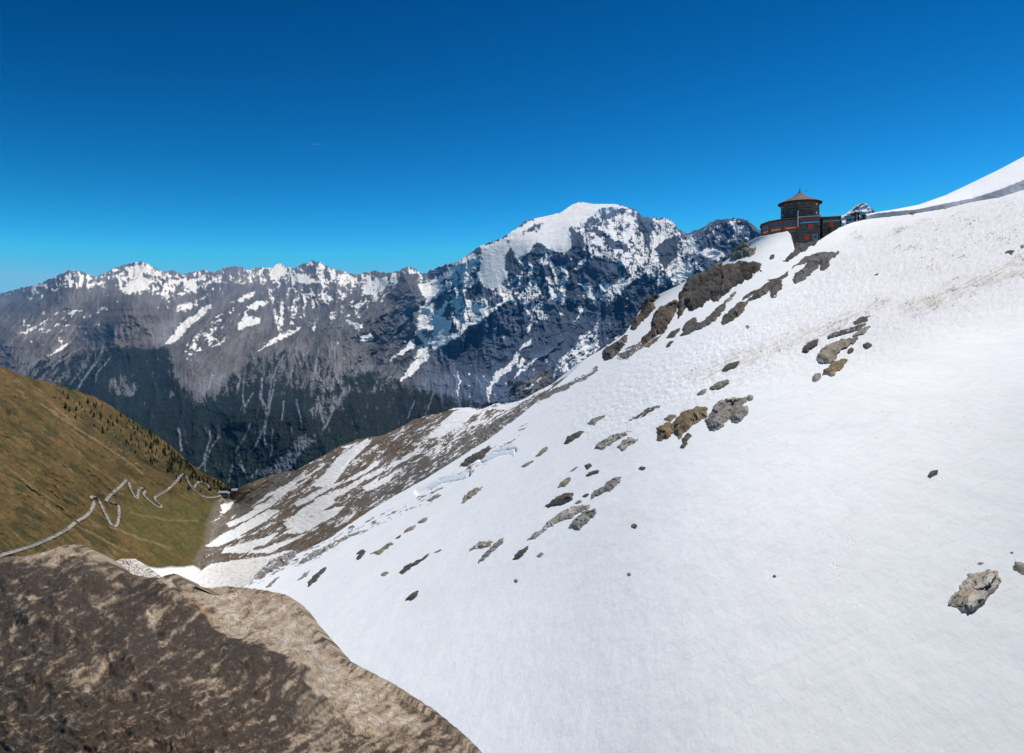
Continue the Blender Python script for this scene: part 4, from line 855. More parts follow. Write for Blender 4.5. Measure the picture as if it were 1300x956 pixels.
# paler hump just behind it
HT = profile([(120,742),(130,722),(134,716),(150,710.8),(165,711),(173,715),(181,721),(190,727),(197,733),(204,748)])
xs = np.arange(121, 204, .8); nr = 70
X = np.broadcast_to(xs[None], (nr, len(xs))).astype(np.float32); tp = HT(xs)+.3*noise(xs/2, 0*xs, 61)
Y = (tp+(752-tp)*np.linspace(0, 1, nr)[:, None]).astype(np.float32)
D = 9.6-(Y-tp)*.02-.04*ridged(X/16, Y/10, 4, .5, 63)-1.2*sstep(0, 1, (Y-tp)/40)*0
V = P3(X, Y, D)
t_ = .6*sstep(-.2, .8, fbm(X/12, Y/5, 5, .6, seed=65)*1.6+(Y-728)/30.)
col = lerp(np.ones(X.shape+(1,))*np.array([.60, .54, .47]), np.array([.36, .29, .22]), t_); col = lerp(col, np.array([.08, .06, .045]), sstep(.35, .6, noise(X/1.8, Y/1.5, 66)+.2))
sk = []
for dy, dz_ in [(.12, -.02), (.5, -.3), (1.2, -1.6)]:
    q = V[0].copy(); q[:, 1] += dy; q[:, 2] += dz_; sk.append(q)
VV = np.concatenate([np.stack(sk[::-1]), V]); CC = np.concatenate([np.repeat(col[:1], 3, 0), col])
tag(np_mesh('snow_hump', VV, grid_quads(*VV.shape[:2]), CC, m_dirty), 'small pale cream snow hump poking up behind the dark dirty snow bank', 'snow hump')
# ================================================================== ROCKS STANDING OUT OF THE SNOW
def rock_mat(name, base, tint, k=1.0):
    m, nt, b = new_mat(name)
    at = nd(nt, 'ShaderNodeAttribute'); at.attribute_name = 'col'
    n = noise_node(nt, 3.0*k, 12, .68); r = ramp(nt, n.outputs['Fac'], [(.28, .78), (.5, 1.0), (.72, 1.18)])
    v = noise_node(nt, 1.3*k, 8, .6); r2 = ramp(nt, v.outputs['Fac'], [(.5, (1, 1, 1)), (.68, tint)])
    c = mix(nt, 'MULTIPLY', at.outputs['Color'], r.outputs['Color']); c = mix(nt, 'MULTIPLY', c, r2.outputs['Color'], .8)
    nt.links.new(c, b.inputs['Base Color']); b.inputs['Roughness'].default_value = .9; b.inputs['Specular IOR Level'].default_value = .2
    bn = noise_node(nt, 5*k, 12, .68); bp = nd(nt, 'ShaderNodeBump'); bp.inputs['Strength'].default_value = .45; bp.inputs['Distance'].default_value = .04/k
    nt.links.new(bn.outputs['Fac'], bp.inputs['Height']); nt.links.new(bp.outputs['Normal'], b.inputs['Normal'])
    return m
M_ROCK = rock_mat('weathered_limestone', None, (1.15, 1.0, .82))
M_CLIFF = rock_mat('dark_cliff_rock', None, (1.25, 1.0, .72), .35)
GREY, WARM, DARK, LICH, PALE = (.23,.215,.20), (.235,.205,.165), (.085,.077,.068), (.19,.145,.09), (.32,.30,.27)
def outcrop(name, pts, colr, bulge=.55, step=.55, mat=None, seed=0, strata=-28, crackle=1.0, snowy=.0, up=(-.25, -.62, .75), Dfn=None, lichen=0, smooth=True):
    Dfn = Dfn or near_D
    p = np.array(pts); x0, y0 = p.min(0)-3; x1, y1 = p.max(0)+3
    xs = np.arange(x0, x1, step); ys = np.arange(y0, y1, step)
    X, Y = np.meshgrid(xs, ys)
    size = math.sqrt(max(1, (x1-x0-6)*(y1-y0-6))); wr = min(1.9, size*.085, .45*float(max(.8, sdf(X, Y, pts).max())))
    wx = fbm(X/7, Y/6, 4, .55, seed=seed+500)*wr*2; wy = fbm(X/7, Y/6, 4, .55, seed=seed+501)*wr*1.6
    s = sdf(X+wx, Y+wy, pts)
    mx = max(1.0, float(s.max()))
    sc_ = min(mx, 14.)
    h = bulge*sc_*(1-np.exp(-np.clip(s, 0, None)/(sc_*.30)))
    a, b = rot(X, Y, strata)
    L = max(3.0, sc_*1.1)
    rs_ = np.random.RandomState(seed+11)
    cx0, cy0 = (a[s > 0].mean(), b[s > 0].mean()) if (s > 0).any() else (a.mean(), b.mean())
    # large flat cleavage faces: each block is cut by its own tilted plane
    c1, e1 = cells((a+wx)/(L*1.7), (b+wy)/(L*.9), seed+1)
    c2, e2 = cells((a+wx)/(L*.62)+3, (b+wy)/(L*.34), seed+2)
    q = b/(L*.8)+noise(a/(L*4), b/(L*3), seed+504)*1.6
    stepf = (np.floor(q)+sstep(.0, .22, q-np.floor(q))-q)
    crack = sstep(.05, .0, np.abs(noise(a/(L*1.3)+wx*.1, b/(L*2.6), seed+505)))
    dk = 1.0 if mat is not None and crackle >= 1 else 0.0
    crack = np.maximum(crack, dk*sstep(.14, .02, np.abs(noise((a+wx*2)/(L*1.1), (b+wy*2)/(L*.6), seed+515))))
    fin = fbm(X/2.4, Y/1.9, 4, .6, seed=seed+506)*1.5
    blotch = fbm(X/(L*1.3), Y/L, 4, .55, seed=seed+507)*1.5
    ins = sstep(-.3, 1.6, s)
    joint = np.maximum(sstep(.06, .0, e1), .55*sstep(.07, .0, e2))
    h = h+ins*crackle*sstep(0, min(3.5, sc_*.5), s)*(sc_*.30*c1+sc_*.10*c2+sc_*.14*stepf+min(.16, sc_*.03)*fin-crack*sc_*.05-joint*min(.5, sc_*.05))
    h = np.where(s < 0, s*.9, np.maximum(h, .03*sc_))
    D = Dfn(X, Y)
    D = D*np.ones_like(X)
    B = P3(X, Y, D)
    if Dfn is near_D: B[..., 2] += (np.maximum(fbm(B[..., 0]/22, B[..., 1]/30, 5, .5, seed=311)*1.3*.35, 0)+.03)*np.clip(D/60, .3, 1)*sstep(0, 4, Y-cr(X))
    u = np.array(up); u = u/np.linalg.norm(u)
    V = B+(h*D/F)[..., None]*u
    keep = (s > -1.6)
    kq = keep[:-1, :-1] & keep[1:, :-1] & keep[1:, 1:] & keep[:-1, 1:]
    c = np.array(colr)*(1+.10*fin+.24*stepf-(.5+.35*dk)*crack+(.30+.2*dk)*blotch+(.42+.35*dk)*c1+.18*c2-(.42+.25*dk)*joint)[..., None]  # stronger facet contrast on cliffs paints dark shadows into the rock colour
    c = c*(1+np.array([.10, .0, -.12])*np.clip(blotch, -1, 1)[..., None])
    if lichen:
        li = sstep(.05, .35, fbm(X/4, Y/3, 4, .6, seed=seed+509)*1.5)*lichen
        c = c*(1-li[..., None])+np.array([.23, .135, .04])*li[..., None]
    if snowy:
        sn = sstep(.32, .5, stepf*.6+fbm(a/6, b/1.8, 4, .6, seed=seed+508)*1.5+snowy-.3)
        c = c*(1-sn[..., None])+np.array([.82, .83, .85])*sn[..., None]
    c = np.clip(c, .012, .86)
    # origin at the rock's base
    org = P3(np.array(p[:, 0].mean()), np.array(p[:, 1].max()-1), np.array(float(np.mean(Dfn(np.array([p[:, 0].mean()]), np.array([p[:, 1].max()-1]))))))
    o = np_mesh(name, V-org, grid_quads(len(ys), len(xs), kq), c, mat or M_ROCK, False)
    o.location = Vector(org)
    return o
from mathutils import Vector
ROCKS = [
 # name, label, outline, colour, bulge, kwargs
 ('boulder', 'large cracked grey brown boulder alone on the smooth snow at the lower right', ZK([(1048,650),(1062,620),(1085,600),(1108,565),(1118,546),(1160,542),(1190,533),(1213,538),(1222,572),(1208,600),(1185,618),(1165,650),(1140,668),(1110,683),(1088,668),(1068,655)]), (.34,.31,.265), .5, dict(step=.3, strata=-50)),
 ('boulder', 'grey boulder half cut off by the right edge beside the large cracked one', ZK([(1263,532),(1270,505),(1300,510),(1345,520),(1340,560),(1300,550)]), GREY, .55, dict(step=.4)),
 ('rock_outcrop', 'rust and lichen stained rock, lowest left of the pair with a snow notch above it', ZI([(660,345),(690,330),(716,332),(712,350),(692,372),(665,380)]), LICH, .6, dict(step=.35, lichen=.6)),
 ('rock_outcrop', 'dark brown rock with orange lichen rising from the middle of the open snow', ZI([(712,330),(735,300),(780,282),(812,283),(808,310),(778,322),(752,345),(725,374),(712,355)]), LICH, .6, dict(step=.35, lichen=.5)),
 ('rock_outcrop', 'long grey layered rock just right of the orange lichened one', ZI([(810,322),(830,290),(850,265),(900,256),(935,254),(905,288),(872,320),(848,345),(820,352)]), GREY, .55, dict(step=.35, lichen=.15)),
 ('boulder', 'rounded grey boulder at the lower right foot of the long layered rock', ZI([(884,312),(900,282),(935,279),(938,296),(908,324),(890,325)]), GREY, .7, dict(step=.35)),
 ('rock', 'small stone poking out at the tip of the long layered rock', ZI([(932,254),(942,245),(952,248),(950,256),(940,258)]), GREY, .7, {}),
 ('rock', 'little brown stone on top of the lowest lichen stained rock', ZI([(684,318),(700,305),(716,308),(700,320)]), WARM, .6, {}),
 ('rock', 'small dark stone below the orange lichened rock', ZI([(738,378),(755,362),(763,367),(748,384),(740,388)]), DARK, .6, {}),
 ('rock', 'tiny dark stone lowest of the string under the lichened rock', ZI([(733,402),(745,388),(751,391),(739,403)]), DARK, .6, {}),
 ('rock_outcrop', 'reddish grey ragged rock patch, upper of two left of the lichened rocks', ZI([(463,412),(485,388),(512,375),(540,365),(580,356),(562,374),(524,394),(492,415)]), WARM, .4, dict(step=.35, snowy=.12)),
 ('rock_outcrop', 'pale grey rock slab lying just right of a reddish ragged patch', ZI([(536,406),(556,388),(572,378),(602,380),(582,395),(552,414)]), PALE, .4, dict(step=.35)),
 ('rock_outcrop', 'thin dark wedge of rock above the reddish ragged patch', ZI([(563,328),(600,310),(630,285),(674,277),(644,297),(604,318)]), DARK, .4, dict(step=.35, snowy=.1)),
 ('rock_outcrop', 'dark teardrop shaped rock in the snow uphill from a thin wedge, middle of slope', ZI([(374,393),(385,374),(420,356),(434,357),(412,376),(387,392)]), DARK, .45, {}),
 ('rock', 'faint bluish grey rock rib barely showing above the teardrop rock', ZI([(447,330),(465,316),(498,307),(480,319),(463,334)]), GREY, .25, {}),
 ('rock', 'narrow brown rock sliver on the snow left of the teardrop rock', ZI([(288,431),(310,408),(324,403),(322,411),(300,428)]), WARM, .35, {}),
 ('rock_outcrop', 'brown wedge shaped rock near the left crest of the snow slope', ZI([(61,580),(72,552),(100,532),(128,526),(112,543),(86,561)]), WARM, .45, {}),
 ('rock_outcrop', 'small oval grey brown rock above the broad dark patch, centre of slope', ZI([(354,531),(370,511),(392,501),(399,507),(377,528)]), WARM, .5, {}),
 ('rock_outcrop', 'broad dark jagged rock patch in the lower middle of the snow', ZI([(317,592),(340,568),(362,556),(380,548),(404,545),(402,565),(372,583),(336,588)]), DARK, .45, dict(step=.35)),
 ('rock', 'tiny dark stone above the grey tongue shaped rock', ZI([(438,463),(454,457),(460,463),(446,475)]), DARK, .6, {}),
 ('rock', 'flat little stone just above the grey tongue shaped rock', ZI([(440,492),(462,478),(482,475),(478,483),(452,493)]), DARK, .5, {}),
 ('rock_outcrop', 'grey tongue shaped rock with a tapering lower end, centre of slope', ZI([(456,567),(462,546),(480,533),(502,520),(524,500),(548,495),(544,514),(514,540),(484,552)]), GREY, .45, dict(step=.35)),
 ('rock_outcrop', 'long curved pale grey rock slab in the lower middle of the snow', ZI([(262,697),(285,672),(308,662),(330,635),(370,605),(410,587),(452,582),(455,592),(432,602),(402,624),(352,640),(322,662),(290,688)]), PALE, .4, dict(step=.35)),
 ('rock_outcrop', 'blocky grey rock touching the right end of the curved pale slab', ZI([(389,656),(400,640),(412,622),(440,602),(470,594),(476,606),(444,640),(420,658)]), GREY, .55, dict(step=.3)),
 ('rock_outcrop', 'ragged brown rock patch, left of a twin pair in the lower snow', ZI([(84,722),(100,706),(120,694),(156,691),(152,706),(126,714),(102,712)]), WARM, .35, dict(snowy=.12)),
 ('rock_outcrop', 'narrow slanting grey rock, right of a ragged brown patch in lower snow', ZI([(113,760),(128,736),(150,714),(168,695),(190,683),(184,705),(152,732),(130,754)]), GREY, .35, {}),
 ('rock_outcrop', 'small dark rock below the lower tip of the curved pale slab', ZI([(219,753),(236,728),(264,715),(260,729),(238,752)]), DARK, .5, {}),
 ('rock', 'tiny brown stone alone right of the small dark rock, lower snow', ZI([(292,743),(304,731),(314,734),(302,745)]), WARM, .5, {}),
 ('rock_outcrop', 'flat dark sliver of rock low on the slope near the snow bank', ZH([(753,642),(775,620),(805,606),(830,595),(862,573),(852,591),(802,620),(767,648)]), DARK, .35, {}),
 ('rock_outcrop', 'long broken grey rock band along the left edge of the clean snow', ZH([(386,617),(410,590),(440,570),(470,555),(500,545),(540,520),(590,500),(634,488),(606,504),(545,530),(502,560),(442,592)]), GREY, .35, dict(snowy=.15)),
 ('rock_outcrop', 'brown earthy rock strip left of the flat dark sliver', ZH([(648,577),(680,560),(704,545),(722,532),(732,540),(682,577)]), WARM, .35, {}),
 ('rock_outcrop', 'dark rock wall edging the valley at the left end of the snow slope', ZH([(208,692),(225,668),(240,648),(262,625),(290,600),(350,572),(392,558),(372,598),(322,626),(252,660)]), GREY, .4, dict(snowy=.1)),
 ('rock_outcrop', 'jagged grey crag rising from the streaky band at the crest, left of centre', ZH([(968,268),(985,240),(1005,228),(1030,213),(1084,186),(1062,216),(1012,250)]), DARK, .6, dict(step=.35)),
 ('rock_outcrop', 'upper dark rock patch of the brown cluster on the right hand snow', ZI([(1147,131),(1160,112),(1175,95),(1230,75),(1270,69),(1262,80),(1217,100),(1206,125),(1186,143),(1162,139)]), WARM, .5, dict(step=.35)),
 ('rock_outcrop', 'rusty slanting rock, lowest large one of the cluster on the right hand snow', ZI([(1168,176),(1190,150),(1225,134),(1240,136),(1226,156),(1192,178)]), LICH, .5, dict(step=.35)),
 ('rock', 'small stone at the lower left end of the right hand cluster', ZI([(1136,196),(1145,180),(1158,179),(1152,195)]), GREY, .6, {}),
 ('rock_outcrop', 'small dark rock to the left of the right hand cluster', ZJ([(467,746),(490,720),(510,712),(524,710),(522,719),(482,746)]), DARK, .5, {}),
 ('rock_outcrop', 'thin long dark rock ledge above the right hand cluster', ZJ([(563,697),(590,682),(620,674),(700,648),(694,662),(612,686)]), DARK, .3, dict(snowy=.12)),
 ('rock_outcrop', 'flat black lens shaped rock topmost above the right hand cluster', ZJ([(658,644),(675,630),(718,623),(704,640),(668,648)]), DARK, .35, {}),
 ('rock', 'thin broken rock strip beside the end of the dark ledge', ZJ([(658,692),(690,668),(718,660),(692,682)]), GREY, .35, {}),
 ('rock', 'small dark stone to the right of the right hand cluster', ZJ([(694,729),(709,721),(723,727),(706,737)]), DARK, .6, {}),
 ('rock', 'narrow dark rock sliver left of the right hand cluster on plain snow', ZJ([(168,822),(190,800),(228,791),(218,805),(182,823)]), DARK, .35, {}),
 ('rock', 'narrow rock sliver above the long layered rock', ZJ([(128,887),(155,868),(187,861),(162,881)]), DARK, .35, {}),
 ('rock', 'two lobed dark stone alone on smooth snow above the large boulder', ZK([(981,223),(992,208),(1002,204),(1016,201),(1014,214),(990,228)]), DARK, .7, dict(step=.3)),
 ('rock_outcrop', 'smooth dark grey rock slope uncovered right below the mountain restaurant', ZJ([(425,445),(455,420),(480,400),(520,385),(604,381),(592,400),(572,410),(566,434),(542,450),(535,436),(552,424),(530,428),(505,450),(496,462),(470,484),(440,500),(432,490),(440,462),(470,445),(482,420)]), (.10,.098,.10), .3, dict(step=.35)),
 ('rock_outcrop', 'long dark rib of rock running down left below the grey rock slope', ZJ([(163,657),(170,620),(200,598),(230,570),(258,566),(290,535),(330,500),(360,488),(387,490),(385,515),(362,550),(346,552),(350,520),(302,555),(267,565),(242,610),(192,650)]), DARK, .5, dict(step=.35)),
 ('rock_outcrop', 'thin rock spine climbing from the dark rib toward the restaurant', ZJ([(335,488),(380,478),(414,453),(412,465),(372,495)]), DARK, .4, {}),
 ('rock_outcrop', 'small rock wedge on the upper side of the long dark rib', ZJ([(253,553),(272,536),(292,523),(264,548)]), DARK, .4, {}),
 ('rock_outcrop', 'slanting grey rock band between the big cliff and the long dark rib', ZJ([(10,692),(40,660),(70,650),(100,640),(130,612),(160,580),(178,568),(172,600),(142,640),(92,667),(42,686)]), (.095,.088,.08), .45, dict(step=.35)),
 ('rock_outcrop', 'short dark rock just above the slanting grey band', ZJ([(18,672),(32,650),(48,633),(70,628),(62,652),(36,672)]), DARK, .45, {}),
 ('rock', 'small dark stone on the snow hump left below the restaurant', ZJ([(341,410),(348,395),(362,393),(362,405),(350,413)]), DARK, .7, {}),
 ('rock_outcrop', 'brown rock tower on the skyline just left below the restaurant', ZJ([(193,417),(203,390),(215,368),(245,349),(270,353),(266,374),(290,363),(287,386),(252,400),(216,411)]), WARM, .6, dict(step=.35)),
 ('rock_cliff', 'huge dark brown cliff under the ridge left of the restaurant', ZF([(650,650),(652,600),(660,560),(662,510),(700,450),(722,408),(750,390),(782,378),(832,368),(852,340),(900,312),(930,300),(950,290),(962,300),(942,332),(1000,308),(1060,298),(1120,288),(1200,293),(1232,308),(1222,340),(1190,362),(1150,392),(1095,420),(1040,452),(960,512),(925,545),(890,562),(880,530),(850,560),(820,592),(780,612),(740,632),(710,590),(690,630),(680,652),(652,690)]), (.072,.062,.052), .6, dict(step=.33, mat=M_CLIFF)),
 ('rock_cliff', 'dark brown cliff face forming the lower left end of the ridge crags', ZF([(462,760),(470,700),(490,640),(520,618),(560,590),(600,565),(640,550),(664,556),(650,600),(640,640),(600,700),(580,738),(560,770),(510,800),(470,822),(440,840),(408,862),(400,832),(430,790)]), (.078,.064,.050), .6, dict(step=.33, mat=M_CLIFF, lichen=.25)),
 ('rock_cliff', 'brown skyline crag with a snow gully between it and the lower cliff', ZF([(318,742),(350,680),(380,650),(400,610),(414,560),(450,540),(522,508),(522,532),(470,568),(496,575),(494,602),(440,672),(400,702),(352,757)]), (.088,.070,.050), .6, dict(step=.33, mat=M_CLIFF, lichen=.3)),
 ('rock_cliff', 'lowest blocky black crag of the ridge above the streaky snow', ZF([(128,943),(150,880),(180,866),(212,850),(250,825),(292,788),(308,790),(292,840),(252,892),(202,952),(150,956)]), DARK, .6, dict(step=.33, mat=M_CLIFF)),
 ('rock_outcrop', 'flat brown rock strip skirting the lower foot of the ridge cliffs', ZF([(418,872),(450,842),(482,820),(542,788),(504,832),(442,877)]), (.16,.12,.08), .3, dict(step=.35)),
 ('rock_outcrop', 'grey streaked rock strip beside the lowest black crag', ZF([(228,956),(262,925),(300,900),(350,866),(400,838),(462,778),(442,832),(382,890),(312,956)]), (.13,.122,.115), .3, dict(step=.35, snowy=.12)),
 ('rock_outcrop', 'small dark rock in the snow between the ridge cliffs and the slanting band', ZF([(688,747),(700,720),(712,698),(762,673),(778,680),(742,720),(702,752)]), DARK, .5, {}),
 ('rock', 'thin rock sliver below the small dark rock under the cliffs', ZF([(573,803),(610,762),(668,737),(622,792)]), DARK, .4, {}),
 ('rock', 'short upright rock sliver lowest under the ridge cliffs', ZF([(573,868),(598,830),(616,828),(592,862)]), DARK, .4, {}),
 ('rock_outcrop', 'dark rock fringe at the foot of the restaurant wall', ZJ([(397,418),(412,398),(432,378),(442,348),(470,352),(492,348),(534,338),(505,360),(482,372),(442,396),(412,420)]), (.07,.064,.058), .5, dict(step=.35)),
]
small = [ZF([(1100,533),(1140,500),(1182,478),(1192,485),(1122,532)]), ZF([(978,552),(1000,535),(1022,528),(1002,547)]), ZF([(1018,513),(1050,488),(1037,510)]), ZI([(603,469),(612,464),(622,467),(614,474)]), ZI([(583,645),(589,639),(594,644),(588,649)]),
  ZI([(570,793),(575,788),(580,793),(574,797)]), ZI([(1013,800),(1018,796),(1023,800),(1017,804)]), ZI([(826,221),(850,205),(874,199),(866,209),(840,221)]), ZI([(395,482),(410,470),(418,468),(405,480)]), ZI([(432,556),(444,548),(452,551),(440,560)]), ZI([(410,580),(420,570),(430,572),(418,580)]),
  ZI([(222,816),(228,810),(234,815),(228,820)]), ZJ([(1223,386),(1240,377),(1262,378),(1246,393)]), ZJ([(1278,361),(1294,354),(1300,362),(1290,368)]), ZJ([(974,216),(990,207),(1006,212),(1000,223)]), ZJ([(867,240),(872,230),(882,232),(880,243)]), ZJ([(565,835),(580,829),(588,833),(575,840)]), ZJ([(505,857),(518,838),(534,840),(522,857)]), ZJ([(636,752),(648,742),(656,744),(645,752)]),
  ZJ([(255,660),(262,655),(268,661),(260,665)]), ZJ([(75,912),(90,900),(104,895),(92,908)]), ZJ([(735,468),(748,462),(750,466),(740,472)]), ZK([(1146,514),(1156,509),(1167,512),(1158,518)]), ZK([(30,196),(44,190),(46,195),(34,199)]), ZK([(10,384),(14,379),(20,383),(14,389)]), ZK([(1254,476),(1260,472),(1266,476),(1260,480)]), ZK([(470,552),(475,548),(481,551),(475,555)]),
  ZH([(598,592),(615,568),(632,566),(618,592)]), ZH([(768,502),(785,482),(809,474),(800,489)]), ZH([(818,462),(842,447),(852,445),(844,458)]), ZH([(740,521),(752,512),(762,508),(752,520)]), ZH([(278,692),(310,665),(322,660),(292,692)]), ZH([(388,672),(410,650),(432,638),(420,656)]), ZH([(428,682),(442,660),(470,635),(487,626),(466,656),(442,682)]), ZH([(1248,222),(1265,205),(1287,191),(1270,211)]), ZH([(1188,262),(1220,245),(1233,240),(1206,259)]),
  ZH([(778,737),(800,718),(817,710),(806,729)]), ZH([(690,650),(700,640),(712,640),(700,652)]), ZH([(880,570),(900,560),(906,563),(890,572)]), ZH([(605,572),(615,562),(625,562),(612,575)]), ZH([(850,385),(885,365),(905,362),(870,385)])]
k = 0
for nm, lab, pts, colr, bu, kw in ROCKS:
    k += 1
    o = outcrop(nm, pts, colr, bu, seed=k*7, **kw); tag(o, lab, 'cliff' if nm == 'rock_cliff' else 'boulder' if nm == 'boulder' else 'rock')
rj = random.Random(31)
for pts in small:
    k += 1
    cxm = sum(q[0] for q in pts)/len(pts); cym = sum(q[1] for q in pts)/len(pts); q2 = []
    for (xa, ya), (xb, yb) in zip(pts, pts[1:]+pts[:1]):
        f1_, f2_ = rj.uniform(.85, 1.2), rj.uniform(1.0, 1.45)
        q2 += [(cxm+(xa-cxm)*f1_, cym+(ya-cym)*f1_), (cxm+((xa+xb)/2-cxm)*f2_, cym+((ya+yb)/2-cym)*f2_)]
    pts = q2
    o = outcrop('snow_stone', pts, [DARK, WARM, GREY][k % 3], .55, step=.4, seed=k*7)
    tag(o, 'small dark stone sticking out of the open snow', 'rock', group='small stones scattered over the snow slope')
# skyline crest scraps of the ridge between cliff and summit hut
for pts, lab in [(ZJ([(92,490),(92,468),(120,445),(142,428),(172,418),(168,430),(122,460)]), 'thin rocky skyline edge above the huge cliff left of the restaurant')]:
    k += 1; o = outcrop('rock_outcrop', pts, WARM, .4, seed=k*7, step=.35); tag(o, lab, 'rock')
# overhanging snow lips on the left of the slope, blue shade mixed into their white
m_lip = mat_plain('blue_shade_snow', (.74, .79, .84), .5, 1.5, .1)
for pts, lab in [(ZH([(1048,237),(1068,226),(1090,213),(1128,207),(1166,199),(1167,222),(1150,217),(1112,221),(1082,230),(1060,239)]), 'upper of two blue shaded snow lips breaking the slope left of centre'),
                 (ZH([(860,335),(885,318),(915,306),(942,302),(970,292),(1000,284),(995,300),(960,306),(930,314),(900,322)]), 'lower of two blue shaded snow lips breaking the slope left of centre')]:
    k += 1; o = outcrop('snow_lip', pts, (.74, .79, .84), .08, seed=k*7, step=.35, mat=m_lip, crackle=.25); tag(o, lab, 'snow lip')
# ================================================================== MOUNTAIN RESTAURANT
import bmesh
def bm_obj(name, bm, mat, parent=None, smooth=False, loc=None):
    me = bpy.data.meshes.new(name); bmesh.ops.recalc_face_normals(bm, faces=bm.faces); bm.to_mesh(me); bm.free()
    o = link(name, me, mat, parent, smooth)
    return o
def box(bm, c, s, rz=0.0, taper=0):
    M = []
    for dx in (-.5, .5):
        for dy in (-.5, .5):
            for dz in (-.5, .5):
                x, y = dx*s[0], dy*s[1]; cr_, sr = math.cos(rz), math.sin(rz)
                M.append(bm.verts.new((c[0]+x*cr_-y*sr, c[1]+x*sr+y*cr_, c[2]+dz*s[2])))
    for f in ((0,1,3,2),(4,6,7,5),(0,4,5,1),(2,3,7,6),(0,2,6,4),(1,5,7,3)): bm.faces.new([M[i] for i in f])
def prism(bm, r0, r1, z0, z1, n, a0=0.0, cap=True, rng=None):
    A = [bm.verts.new((r0*math.sin(a0+2*math.pi*i/n), -r0*math.cos(a0+2*math.pi*i/n), z0)) for i in range(n)]
    B = [bm.verts.new((r1*math.sin(a0+2*math.pi*i/n), -r1*math.cos(a0+2*math.pi*i/n), z1)) for i in range(n)] if r1 > 0 else [bm.verts.new((0, 0, z1))]
    for i in range(n):
        j = (i+1) % n
        if r1 > 0: bm.faces.new((A[i], A[j], B[j], B[i]))
        else: bm.faces.new((A[i], A[j], B[0]))
    if cap:
        bm.faces.new(A[::-1])
        if r1 > 0: bm.faces.new(B)
def brick_mat(name, c1, c2, mortar, scale):
    m, nt, b = new_mat(name); tc = nd(nt, 'ShaderNodeTexCoord')
    n = noise_node(nt, 1.2, 8, .65); n2 = noise_node(nt, 6, 6, .6)
    sp = nt.nodes.new('ShaderNodeSeparateXYZ'); nt.links.new(tc.outputs['Object'], sp.inputs[0])
    w = nt.nodes.new('ShaderNodeTexWave'); w.bands_direction = 'Z'; w.inputs['Scale'].default_value = scale; w.inputs['Distortion'].default_value = 2.5; w.inputs['Detail'].default_value = 4; w.inputs['Detail Scale'].default_value = 3
    nt.links.new(tc.outputs['Object'], w.inputs['Vector'])
    r = ramp(nt, w.outputs['Fac'], [(.25, mortar), (.5, c1)]); r2 = ramp(nt, n.outputs['Fac'], [(.35, .6), (.65, 1.35)]); r3 = ramp(nt, n2.outputs['Fac'], [(.35, .75), (.65, 1.25)])
    c = mix(nt, 'MULTIPLY', r.outputs['Color'], r2.outputs['Color']); c = mix(nt, 'MULTIPLY', c, r3.outputs['Color'])
    nt.links.new(c, b.inputs['Base Color']); b.inputs['Roughness'].default_value = .9
    bp = nd(nt, 'ShaderNodeBump'); bp.inputs['Distance'].default_value = .12; bp.inputs['Strength'].default_value = .7
    nt.links.new(w.outputs['Fac'], bp.inputs['Height']); nt.links.new(bp.outputs['Normal'], b.inputs['Normal'])
    return m
m_stone = brick_mat('dark_rubble_stone', (.19, .16, .13), (.12, .10, .08), (.085, .072, .06), .35)
m_stone2 = brick_mat('dark_coursed_stone', (.15, .132, .115), (.12, .10, .08), (.07, .062, .055), .45)
m_roof = mat_plain('grey_brown_slate', (.15, .115, .105), .75, .9, .35, spec=.15)
m_eave = mat_plain('dark_eave_boards', (.05, .038, .032), .8)
m_red = mat_plain('red_painted_wood', (.40, .055, .022), .6, 2.0, .25)
m_orange = mat_plain('orange_red_shutter_paint', (.62, .085, .03), .6, 2.0, .12)
m_tan = mat_plain('tan_timber', (.22, .15, .09), .8, 2.5, .25)
m_white = mat_plain('off_white_paint', (.66, .64, .60), .6, 2.0, .1)
m_bluew = mat_plain('pale_blue_railing_cloth', (.22, .50, .68), .6, 1.5, .15)
m_conc = mat_plain('pale_concrete', (.42, .40, .37), .85, 1.0, .2)
m_glass, _nt, _b = new_mat('window_glass'); _b.inputs['Base Color'].default_value = (.02, .05, .13, 1); _b.inputs['Roughness'].default_value = .08; _b.inputs['Specular IOR Level'].default_value = .9; _b.inputs['Coat Weight'].default_value = .6
_n = noise_node(_nt, .7, 3, .5); _r = ramp(_nt, _n.outputs['Fac'], [(.35, (.015, .035, .09)), (.65, (.04, .10, .22))]); _nt.links.new(_r.outputs['Color'], _b.inputs['Base Color'])
m_metal = mat_plain('dull_metal', (.45, .45, .44), .4, 3.0, .1, metal=.6)

BD = 220.0; mp = BD/F                       # metres per photo pixel at the building
def bz(py): return (433-py)*mp
root = bpy.data.objects.new('mountain_restaurant', None); C.objects.link(root)
base_z = bz(306)
bx = (1015.5-650)*(BD+10)/F
root.location = (bx, BD+10.0, base_z)
tag(root, 'round dark stone mountain restaurant with a drum tower and red framed windows', 'building')
face = math.atan2(-bx, -(BD))               # not used for the round parts; the square annexe looks back to the viewer
rz = -math.atan2(bx, BD+10)                 # turn towards the viewpoint
root.rotation_euler = (0, 0, rz); root.scale = (.92, .92, 1)
dist = math.hypot(bx, BD+10); mpp = (BD+10)/F
def lz(py, back=0.0):                       # local height of a photo row for a point `back` metres nearer than the centre
    return (433-py)*(BD+10-back)/F-base_z
S_ = mpp
